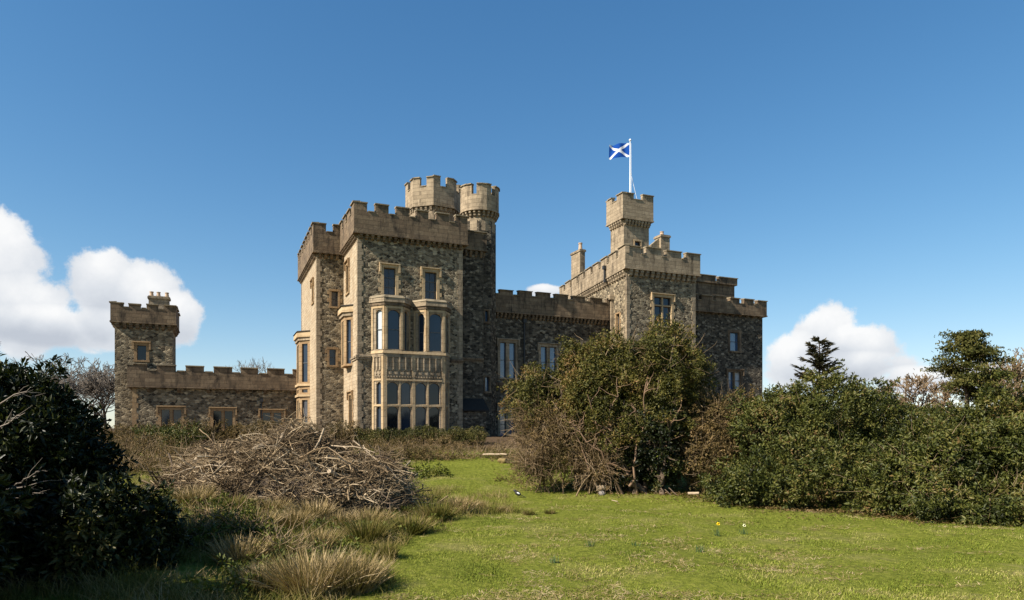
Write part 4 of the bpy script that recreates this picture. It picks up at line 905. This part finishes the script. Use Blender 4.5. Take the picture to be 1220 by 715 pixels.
def conifer(name, px, d, ytop, ybase, rpx, label, m_, seed, nb=26, pine=False):
    r_ = np.random.default_rng(seed); x = (px - 610) / 800 * d; z0 = gh(x, d); H = EYE + (510 - ytop) / 800 * d - z0; Rm = rpx * d / 800
    o = empty(name, (x, d, z0), label=label, cat='tree'); low = (EYE + (510 - ybase) / 800 * d - z0)
    paths = [(wob((0, 0, -.2), (0, 0, H * (.97 if not pine else .9)), 10, .02 if not pine else .05, r_), np.linspace(.22 if pine else .16, .02, 10))]; C, D_, Nl = [], [], []
    for i in range(nb):
        t = (i + r_.uniform(0, .6)) / nb; z = low + (H - low) * t * .97
        a = r_.uniform(0, 6.283); le = Rm * ((1 - t) ** .75 + .10) * r_.uniform(.6, 1.1)
        if pine: le = Rm * (1 - t ** 2.2 * .6) * r_.uniform(.55, 1.05) * (.95 if t < .8 else .7)
        rise = .35 if not pine else .12
        tip = np.array([math.cos(a) * le, math.sin(a) * le, z + le * rise * (1 if not pine else r_.uniform(-.3, 1.2))]); q = wob((0, 0, z), tip, 7, .08, r_, -.05 if not pine else .03)
        paths.append((q, np.linspace(.05 if pine else .03, .008, 7)))
        if pine:
            for c in (q[3], q[5], q[6]):
                for s_ in range(3):
                    cc_ = c + r_.normal(0, .34, 3) * [1, 1, .35]; n = 36
                    pp = cc_ + r_.normal(0, .24, (n, 3)) * [1.2, 1.2, .34]; C.append(pp); D_.append(unit(r_.normal(size=(n, 3)) + [0, 0, .5])); Nl.append(r_.normal(size=(n, 3)))
        else:
            n = int(80 * le / Rm) + 16; tt = r_.uniform(.2, 1, n); pp = np.stack([np.interp(tt, np.linspace(0, 1, 7), q[:, k_]) for k_ in range(3)], -1)
            ax = unit(tip - q[0]); side_ = unit(np.cross(ax, [0, 0, 1])); sg = np.where(r_.random(n) < .5, 1, -1)[:, None]
            C.append(pp); D_.append(unit(ax * .8 + side_ * sg * .7 + r_.normal(0, .25, (n, 3)) + [0, 0, .12])); Nl.append(r_.normal(0, .3, (n, 3)) + [0, 0, 1.])
    tube_obj('trunk', paths, BARK, o, 6); C = np.concatenate(C); D_ = np.concatenate(D_); Nl = np.concatenate(Nl); n = len(C)
    leaves('crown', C, D_, Nl, (r_.uniform(.14, .26, n) if pine else r_.uniform(.22, .42, n)), (r_.uniform(.07, .12, n) if pine else r_.uniform(.06, .10, n)), m_, o)
    return o
conifer('spruce_tree', 976, 38, 402, 466, 33, 'young pointed spruce rising behind the tall rhododendron', SPRU, 41, nb=42)
conifer('pine_tree', 1151, 46, 394, 478, 43, 'dark pine with layered flat boughs above the right hand shrubs', PINE, 42, nb=40, pine=True)
# shrubby ground behind the lawn shrubs so the foot of the castle stays hidden
bush('back_rhododendron', [lobe(880, 508, 60, 36, 33, 2.2), lobe(960, 505, 70, 40, 34, 2.2), lobe(1090, 512, 80, 30, 40, 2.5), lobe(1190, 512, 90, 34, 38, 2.5)], 'row of rhododendron standing behind the lawn shrubs, below the pine', 'shrub', RHO, dens=28, k=8, ln=.16, wd=.07, depth=.5, bump=.4, bscale=.8, seed=43, stems=2)

# ---- heap of cut brush
pc = np.array(at(338, 19.2)); ps = 19.2 / 800
heap = empty('brush_heap', tuple(pc), label='heap of tangled cut branches, grey and bleached, on the rough bank left of the lawn', cat='brush heap')
HX, HY = 156 * ps, 2.0
def noise_np(x, y): return np.sin(x * 3.3 + 2 * np.sin(y * 2.7)) * np.cos(y * 3.9 + x)
def heap_h(x, y):
    q = (x / HX) ** 2 + (y / HY) ** 2; top = 1.78 * (1 + .16 * noise_np(x, y)) * (1 + .10 * np.sin(x * 2.1 + 1) + .08 * np.sin(x * 4.7 + y * 2)) * (1 - .30 * (x < -1.2) * np.minimum(1, (-x - 1.5) / 2))
    return np.maximum(0, 1 - q) ** .62 * top
r_ = np.random.default_rng(77); paths = []; pale = []
for i in range(8000):
    a = r_.uniform(0, 6.283); rr = math.sqrt(r_.random()) * (1.12 if i % 9 == 0 else 1); x, y = HX * rr * math.cos(a), HY * rr * math.sin(a)
    if y > .8 and r_.random() < .6: y = -y
    h = float(heap_h(x, y)); z = h * (1 - min(.5, r_.exponential(.10))) + .02
    L_ = r_.uniform(.25, 1.2) * (1.4 if r_.random() < .12 else 1); d = unit(np.array([r_.normal(), r_.normal() * .8, r_.normal() * .38]) + np.array([x / HX * .2, 0, -.15 * abs(x) / HX]))
    p0 = np.array([x, y, z]) - d * L_ / 2; p1 = p0 + d * L_
    g0, g1 = gh(*(p0 + pc)[:2]) - pc[2] + .02, gh(*(p1 + pc)[:2]) - pc[2] + .02; p0[2] = max(p0[2], g0); p1[2] = max(p1[2], g1)
    r0 = min(.03, r_.exponential(.006) + .0035); q = wob(p0, p1, 5, .3, r_, r_.normal(0, .1)); paths.append((q, np.linspace(r0, r0 * .4, 5)))
tw = tube_obj('twigs', paths, TWIG, heap, 4); tw['kind'] = 'stuff'
for i in range(40):
    x = r_.uniform(-.85, .85) * HX; y = -HY * r_.uniform(.1, .75); h = float(heap_h(x, y)); L_ = r_.uniform(.9, 2.4); d = unit(np.array([r_.normal(), -.25, r_.normal() * .4]))
    c = np.array([x, y - .1, h * r_.uniform(.75, 1.02)]); q = wob(c - d * L_ / 2, c + d * L_ / 2, 8, .22, r_, r_.normal(0, .08)); r0 = r_.uniform(.012, .034); pp = [(q, np.linspace(r0, r0 * .3, 8))]
    for z in range(3): k_ = r_.integers(2, 7); pp.append((wob(q[k_], q[k_] + unit(d + r_.normal(0, .8, 3)) * L_ * .35, 5, .2, r_), np.linspace(r0 * .5, r0 * .15, 5)))
    tube_obj('branch', pp, (PALEW, BTWR, BARK)[i % 3], heap, 6)
pp = []
for i in range(14):
    x = r_.uniform(-.8, .8) * HX; y = -HY * r_.uniform(.2, .75); h = float(heap_h(x, y)); c = np.array([x, y - .12, h * .95]); d = unit(np.array([r_.normal() * .5, -1, r_.normal() * .3])); r0 = r_.uniform(.035, .07)
    bm = bmesh.new(); bmesh.ops.create_cone(bm, cap_ends=True, segments=10, radius1=r0, radius2=r0 * .92, depth=.5)
    o = objb('cut_log', bm, PALEW, heap); o.location = c; o.rotation_euler = Vector(d).to_track_quat('Z', 'Y').to_euler()
# dark leaf mould core of the heap
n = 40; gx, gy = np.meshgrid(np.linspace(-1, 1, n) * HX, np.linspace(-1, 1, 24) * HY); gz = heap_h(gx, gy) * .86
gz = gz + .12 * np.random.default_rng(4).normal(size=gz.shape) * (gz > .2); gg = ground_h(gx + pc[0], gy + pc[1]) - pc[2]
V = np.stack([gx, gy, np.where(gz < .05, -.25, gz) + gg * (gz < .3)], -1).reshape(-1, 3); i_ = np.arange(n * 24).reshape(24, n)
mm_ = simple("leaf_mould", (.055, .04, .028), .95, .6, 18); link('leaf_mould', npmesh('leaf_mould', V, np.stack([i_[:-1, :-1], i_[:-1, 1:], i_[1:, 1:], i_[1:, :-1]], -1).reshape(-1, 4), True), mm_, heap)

bush('weed_clump', [lobe(262, 618, 30, 17, 13.6, .5), lobe(300, 634, 30, 15, 12.8, .5), lobe(245, 640, 26, 16, 12.4, .5), lobe(335, 652, 24, 11, 12.0, .4)], 'knee high yellow green weeds beside the dark rhododendron, below the brush heap', 'plant', WEED, dens=95, k=6, ln=.085, wd=.035, depth=.35, bump=.5, bscale=2.2, seed=51, stems=2, stem_r=.012, twigs=60)
# ---- sedge and straw tussocks
def blades(C, D, ln, wd, droop, seg=3, seed=0):
    """curved tapering blades -> verts, tris"""
    n = len(C); r2 = np.random.default_rng(seed); D = unit(D); side_ = unit(np.cross(D, [0, 0, 1]) + r2.normal(0, .3, (n, 3))); out = D * [1, 1, 0]
    V = []
    for s_ in range(seg + 1):
        t = s_ / seg; p = C + D * (ln * t)[:, None] + (out * 1.0 - np.array([0, 0, .6])) * (ln * droop * t * t)[:, None]; w_ = (wd * (1 - t) ** .7 * .5)[:, None]
        if s_ < seg: V += [p - side_ * w_, p + side_ * w_]
        else: V += [p]
    V = np.stack(V, 1); k = V.shape[1]; i = np.arange(n)[:, None] * k; F = []
    for s_ in range(seg - 1): a = 2 * s_; F += [[a, a + 1, a + 3], [a, a + 3, a + 2]]
    a = 2 * (seg - 1); F += [[a, a + 1, a + 2]]
    F = (i[:, None, :] + np.array(F)[None]).reshape(-1, 3); return V.reshape(-1, 3), F
def tussock_mesh(R_, H_, n, seed):
    r2 = np.random.default_rng(seed); a = r2.uniform(0, 6.283, n); rr = R_ * .45 * np.sqrt(r2.random(n)); C = np.stack([rr * np.cos(a), rr * np.sin(a), np.full(n, -.03)], -1)
    D = np.stack([np.cos(a) * (.15 + rr / R_ * .9), np.sin(a) * (.15 + rr / R_ * .9), np.ones(n)], -1) + r2.normal(0, .2, (n, 3)) * [1, 1, .2]
    return blades(C, D, H_ * r2.uniform(.55, 1.15, n), np.full(n, .015) * r2.uniform(.7, 1.4, n), r2.uniform(.05, .5, n), 3, seed)
TM = {}
for kd, (m_, R_, H_, n) in {'big': (STRAW, .75, .62, 1500), 'straw': (STRAW, .5, .5, 750), 'sedge': (SEDG, .5, .48, 800), 'small': (SEDG, .3, .28, 350)}.items():
    for v in range(2):
        V, F = tussock_mesh(R_, H_, n, hash(len(TM)) % 999 + 50); me = npmesh('tussock', V, F); me.materials.append(m_); TM[kd, v] = me
# (kind, px, distance, scale, label)
TU = [('big', 372, 9.9, 1.25, 'largest pale straw tussock at the bottom of the picture, below the brush heap'),
      ('big', 420, 10.0, .95, 'pale tussock just right of the largest one, against the mown grass'),
      ('big', 318, 10.0, .9, 'pale tussock just left of the largest one, half in shade'),
      ('sedge', 520, 17.2, 1.35, 'green and brown tussock nearest the right foot of the brush heap'),
      ('straw', 548, 19.0, 1.25, 'pale feathery tussock behind the one at the heap foot'),
      ('sedge', 488, 15.4, 1.4, 'brown green tussock on the edge of the mown grass, in front of the heap foot'),
      ('sedge', 438, 14.2, 1.25, 'green tussock midway between the heap and the largest straw tussock'),
      ('straw', 400, 15.8, 1.2, 'olive tussock right under the middle of the brush heap'),
      ('straw', 350, 15.4, 1.2, 'straw tussock under the left middle of the brush heap'),
      ('sedge', 300, 13.2, .9, 'olive tussock beside the edge of the dark rhododendron'),
      ('straw', 262, 12.6, .8, 'shaded straw tussock at the foot of the dark rhododendron'),
      ('sedge', 480, 18.4, .9, 'tussock tucked against the right flank of the brush heap'),
      ('straw', 572, 20.5, .6, 'small straw tuft behind the feathery tussock'),
      ('straw', 600, 19.8, .5, 'small straw tuft right of the feathery tussock, on open grass'),
      ('small', 630, 18.8, .8, 'low brown tuft on the open grass, second from the right'),
      ('small', 655, 18.9, .8, 'low brown tuft on the open grass, farthest right'),
      ('sedge', 245, 18.0, .9, 'tussock at the left foot of the brush heap'),
      ('straw', 232, 16.6, 1.3, 'straw tussock below the left end of the brush heap'),
      ('sedge', 275, 16.4, 1.3, 'olive tussock below the left third of the brush heap'),
      ('straw', 325, 16.7, 1.2, 'straw tussock touching the foot of the brush heap left of its middle'),
      ('straw', 372, 16.2, 1.4, 'broad straw tussock in front of the middle of the brush heap'),
      ('straw', 440, 16.4, 1.5, 'broad straw tussock below the right third of the brush heap'),
      ('straw', 380, 13.0, 1.1, 'straw tussock halfway between the heap and the largest pale tussock'),
      ('straw', 340, 12.0, 1.1, 'straw tussock just behind the largest pale tussock, towards the left'),
      ('straw', 250, 14.6, 1.3, 'straw tussock behind the yellow green weeds, below the left end of the heap'),
      ('straw', 305, 14.4, 1.2, 'straw tussock behind the right end of the yellow green weeds'),
      ('straw', 285, 11.6, 1.3, 'straw tussock in front of the yellow green weeds'),
      ('straw', 225, 13.0, 1.3, 'straw tussock between the dark rhododendron and the yellow green weeds'),
      ('sedge', 460, 12.3, .7, 'low green tussock on the mown grass edge beside the pale ones')]
for i, (kd, px, d, s_, lb) in enumerate(TU):
    x, y, z = at(px, d); o = bpy.data.objects.new('grass_tussock', TM[kd, i % 2]); COL.objects.link(o); o.location = (x, y, z); o.rotation_euler = (0, 0, i * 1.7); o.scale = (s_, s_, s_ * (1 + .15 * math.sin(i * 2.3)))
    tag(o, lb, 'tussock', 'grass tussocks on the rough bank')

# ---- rough growth of the bank and the mown grass, blade by blade
def scatter(n, px0, px1, d0, d1, seed, dpow=1.0):
    r2 = np.random.default_rng(seed); d = d0 + (d1 - d0) * r2.random(n) ** dpow; px = r2.uniform(px0, px1, n); x = (px - 610) / 800 * d; return x, d, px, r2
def edge_px(d):    # line between rough growth and mown grass, as a place on the ground
    return np.interp(d, [9, 11, 14, 17, 19, 22, 26], [455, 450, 470, 545, 590, 600, 480])
x, d, px, r2 = scatter(330000, -60, 1300, 8.8, 34, 5, 1.25)
nzv = np.array([noise.noise((a * .6, b_ * .6, 2)) for a, b_ in zip(x, d)])
keep = (px > edge_px(d) + nzv * 22); x, d, nzv = x[keep], d[keep], nzv[keep]; n = len(x); C = np.stack([x, d, ground_h(x, d) - .01], -1)
V, F = blades(C, np.stack([r2.normal(0, .5, n), r2.normal(0, .5, n), np.ones(n)], -1), r2.uniform(.025, .065, n) * (1 + .5 * nzv), r2.uniform(.006, .013, n) * (1 + d / 40), r2.uniform(0, .5, n), 2, 9)
tag(link('mown_grass', npmesh('mown_grass', V, F), GRS), 'short green grass of the lawn', 'grass', kind='stuff')
x, d, px, r2 = scatter(120000, 330, 1300, 8.8, 26, 55, 1.1)
nzv = np.array([noise.noise((a * .45, b_ * 1.1, 12)) + .6 * noise.noise((a * 1.6, b_ * 2.6, 5)) for a, b_ in zip(x, d)])
keep = (px > edge_px(d)) & (nzv > .22 + .25 * r2.random(len(x)) - .25 * (np.abs(px - 760) < 190) * (d < 15)); x, d = x[keep], d[keep]; n = len(x); C = np.stack([x, d, ground_h(x, d) + r2.uniform(0, .03, n)], -1)
V, F = blades(C, np.stack([r2.normal(0, 1, n), r2.normal(0, 1, n), np.full(n, .35)], -1), r2.uniform(.05, .12, n), r2.uniform(.006, .012, n), r2.uniform(0, .4, n), 2, 29)
tag(link('dry_grass', npmesh('dry_grass', V, F), STRAW), 'patches of dry straw coloured grass lying in the lawn', 'grass', kind='stuff')
x, d, px, r2 = scatter(150000, -60, 640, 8.6, 30, 6, 1.1)
nzv = np.array([noise.noise((a * .9, b_ * .9, 7)) for a, b_ in zip(x, d)])
keep = (px < edge_px(d) + 12 + nzv * 30) & (r2.random(len(x)) < .55 + nzv); x, d, nzv = x[keep], d[keep], nzv[keep]; n = len(x); C = np.stack([x, d, ground_h(x, d) - .02], -1)
V, F = blades(C, np.stack([r2.normal(0, .4, n), r2.normal(0, .4, n), np.ones(n)], -1), r2.uniform(.12, .42, n) * (1 + nzv), r2.uniform(.007, .014, n), r2.uniform(.1, .7, n), 3, 19)
tag(link('rough_grass', npmesh('rough_grass', V, F), SEDG), 'long uncut grass on the bank', 'grass', kind='stuff')
x, d, px, r2 = scatter(5000, 150, 560, 9, 21, 8)
nzv = np.array([noise.noise((a * .7, b_ * .7, 17)) for a, b_ in zip(x, d)])
keep = (px < edge_px(d) - 5) & (nzv > .08); x, d = x[keep], d[keep]; n = len(x)
C = np.stack([x, d, ground_h(x, d) + r2.uniform(.03, .26, n)], -1); C, D_, Nl, a, b_ = sprigs(C, np.tile([0, -.2, 1.0], (n, 1)), 5, .085, .04, 12)
tag(leaves('leafy_weeds', C, D_, Nl, a, b_, WEED), 'low green leafy weeds among the rough grass', 'ground cover', kind='stuff')
# leaf litter and chips under the shrubs
x, d, px, r2 = scatter(60000, 590, 1250, 16, 29, 31)
base = np.interp(px, [600, 700, 790, 850, 900, 1000, 1100, 1250], [26, 24, 22.6, 21.2, 19.4, 18.9, 17.2, 16.6]); keep = np.abs(d - base - .5) < r2.exponential(.5, len(d)); x, d = x[keep], d[keep]; n = len(x)
C = np.stack([x, d, ground_h(x, d) + r2.uniform(.02, .07, n)], -1)
tag(leaves('leaf_litter', C, r2.normal(size=(n, 3)) * [1, 1, .2], np.tile([0, 0, 1.0], (n, 1)) + r2.normal(0, .3, (n, 3)), r2.uniform(.06, .13, n), r2.uniform(.03, .06, n), BRN), 'brown fallen leaves along the foot of the shrubs', 'leaf litter', kind='stuff')

# ---- small things on the grass
def log_obj(name, p0, p1, r0, m_, label, cat, sides=9, taper=.85):
    p0 = np.array(p0); p1 = np.array(p1); c = (p0 + p1) / 2; r2 = np.random.default_rng(int(abs(p0[0] * 100))); q = wob(p0 - c, p1 - c, 6, .06, r2); V, F = tubes([(q, np.linspace(r0, r0 * taper, 6) * (1 + r2.normal(0, .05, 6)))], sides)
    bm = bmesh.new(); vs = [bm.verts.new(v) for v in V]
    for f in F: bm.faces.new([vs[i] for i in f])
    bm.faces.new(vs[:sides][::-1]); bm.faces.new(vs[-sides:]); o = objb(name, bm, m_); o.location = c; return tag(o, label, cat)
def gp(px, d, dz=0): x, y, z = at(px, d); return (x, y, z + dz)
a = gp(711, 23.3, .22); b_ = gp(722, 23.3, .24); log_obj('short_log', a, b_, .10, PALEW, 'short pale sawn log resting on a stone on the grass before the gnarled tree', 'log')
bm = bmesh.new(); bmesh.ops.create_icosphere(bm, subdivisions=2, radius=.13)
for v in bm.verts: v.co *= 1 + .3 * noise.noise(v.co * 9); v.co.z *= .75
o = objb('stone', bm, simple("field_stone", (.26, .23, .20), .9, .4), None, True); o.location = gp(717, 23.2, .06); tag(o, 'grey stone under the short sawn log', 'stone')
bm = bmesh.new(); bmesh.ops.create_icosphere(bm, subdivisions=3, radius=.24)
for v in bm.verts: v.co *= 1 + .35 * noise.noise(v.co * 6 + Vector((3, 1, 2))) + .12 * noise.noise(v.co * 19); v.co.z *= .7
o = objb('boulder', bm, simple("lichen_stone", (.21, .15, .055), .9, .6), None, True); o.location = gp(600, 30.2, .08); tag(o, 'yellow lichened boulder left of the browning shrub', 'boulder')
log_obj('felled_trunk', gp(576, 31.5, .22), gp(604, 30.8, .30), .045, PALEW, 'bleached felled trunk lying beside the yellow boulder', 'log')
log_obj('sawn_stump', gp(700, 25.0, -.05), gp(701, 25.0, .62), .12, simple("fresh_cut_wood", (.58, .40, .20), .8), 'upright orange sawn stump under the gnarled tree', 'stump')
log_obj('thin_branch', gp(729, 22.0, .03), gp(736, 21.7, .02), .014, PALEW, 'thin pale stick on the grass in front of the short log', 'branch')
for a0, d0, a1, d1, lb in ((790, 23.0, 800, 22.3, 'thin branch leaning at the foot of the ivy trunk, the left of two'), (797, 22.9, 808, 22.2, 'thin branch leaning at the foot of the ivy trunk, the right of two')):
    log_obj('fallen_branch', gp(a0, d0, .22), gp(a1, d1, .02), .016, BARK, lb, 'branch')
log_obj('split_log', gp(820, 22.4, .10), gp(833, 22.2, .14), .05, PALEW, 'pale split log lying below the red brown shrub', 'log')
# black and white bird
bm = bmesh.new()
def blob(c, s_, rot=0):
    r_b = bmesh.ops.create_uvsphere(bm, u_segments=14, v_segments=9, radius=1)['verts']
    for v in r_b: v.co = Vector((v.co.x * s_[0], v.co.y * s_[1], v.co.z * s_[2])); x_, z_ = v.co.x, v.co.z; v.co.x = x_ * math.cos(rot) - z_ * math.sin(rot) + c[0]; v.co.z = x_ * math.sin(rot) + z_ * math.cos(rot) + c[2]; v.co.y += c[1]
bird = empty('bird', gp(617, 22.6), label='small black and white bird standing on the grass left of the shrubs', cat='bird')
bm = bmesh.new(); blob((0, 0, .15), (.12, .065, .07), -.5); blob((-.10, 0, .24), (.045, .04, .042)); blob((-.055, 0, .20), (.06, .045, .05), -.8)
bmesh.ops.create_cone(bm, cap_ends=True, segments=8, radius1=.014, radius2=.002, depth=.05, matrix=__import__('mathutils').Matrix.Translation((-.16, 0, .24)) @ __import__('mathutils').Matrix.Rotation(-math.pi / 2, 4, 'Y'))
ob_ = objb('body', bm, IRON, bird, True)
md = ob_.modifiers.new('join', 'REMESH'); md.mode = 'VOXEL'; md.voxel_size = .008; md.use_smooth_shade = True
bm = bmesh.new(); blob((.02, -.058, .16), (.06, .016, .026), -.5); objb('wing', bm, WHITE, bird, True)
bm = bmesh.new(); blob((.02, .058, .16), (.06, .016, .026), -.5); objb('wing', bm, WHITE, bird, True)
bm = bmesh.new(); et = Edge((.08, 0), (.30, 0)); hexa(bm, [Vector((.08, -.03, .10)), Vector((.30, -.015, -.0)), Vector((.30, .015, -.0)), Vector((.08, .03, .10))], [Vector((.08, -.03, .12)), Vector((.30, -.015, .012)), Vector((.30, .015, .012)), Vector((.08, .03, .12))]); objb('tail', bm, IRON, bird)
for s_ in (-.025, .025): tube_obj('leg', [(np.array([(0, s_, .10), (.01, s_, .05), (-.005, s_, -.01)]), np.array([.006] * 3))], IRON, bird, 5)
# daffodils
DL = simple("daffodil_leaf", (.06, .10, .035), .5, .3); YEL = simple("daffodil_yellow", (.85, .62, .02), .5, .1); CRM = simple("bud_cream", (.75, .72, .50), .5, .1)
def daffodil(px, d, hgt, flower, label, seed):
    r2 = np.random.default_rng(seed); o = empty('daffodil', gp(px, d), label=label, cat='daffodil', group='daffodils in the grass'); n = 22
    C = r2.normal(0, .035, (n, 3)) * [1, 1, 0]; V, F = blades(C, np.stack([r2.normal(0, .22, n), r2.normal(0, .22, n), np.ones(n)], -1), hgt * r2.uniform(.6, .95, n), r2.uniform(.012, .02, n), r2.uniform(0, .2, n), 3, seed)
    link('leaf_tuft', npmesh('leaf_tuft', V, F), DL, o)
    if flower:
        top = np.array([.02, -.03, hgt + .04]); tube_obj('stalk', [(np.array([(0, 0, 0), (.01, 0, hgt * .6), top]), np.array([.006, .005, .004]))], DL, o, 5)
        bm = bmesh.new()
        for k in range(6):
            a = k * math.pi / 3; dx, dz = math.cos(a), math.sin(a); ps_ = [(0, 0, 0), (dx * .024 - dz * .013, -.008, dz * .024 + dx * .013), (dx * .042, .004, dz * .042), (dx * .024 + dz * .013, -.008, dz * .024 - dx * .013)]
            bm.faces.new([bm.verts.new(Vector(q) + Vector(top)) for q in ps_])
        bmesh.ops.create_cone(bm, cap_ends=False, segments=12, radius1=.014, radius2=.024, depth=.04, matrix=__import__('mathutils').Matrix.Translation(Vector(top) + Vector((0, -.022, 0))) @ __import__('mathutils').Matrix.Rotation(math.pi / 2, 4, 'X'))
        objb('flower', bm, YEL if flower == 1 else CRM, o)
for q, (px, d, h, fl, lb) in enumerate([(854, 15.0, .24, 1, 'daffodil with an open yellow flower, the only one in bloom'), (885, 15.3, .16, 2, 'daffodil with a pale bud right of the yellow one'),
      (834, 13.2, .20, 0, 'daffodil leaves without a flower just below and left of the yellow one'), (703, 13.2, .22, 0, 'daffodil leaves left of centre, the upper of the two left tufts'), (659, 11.9, .20, 0, 'daffodil leaves farthest left on the lawn'), (757, 13.4, .14, 0, 'short daffodil leaves midway along the row')]):
    daffodil(px, d, h, fl, lb, 60 + q)
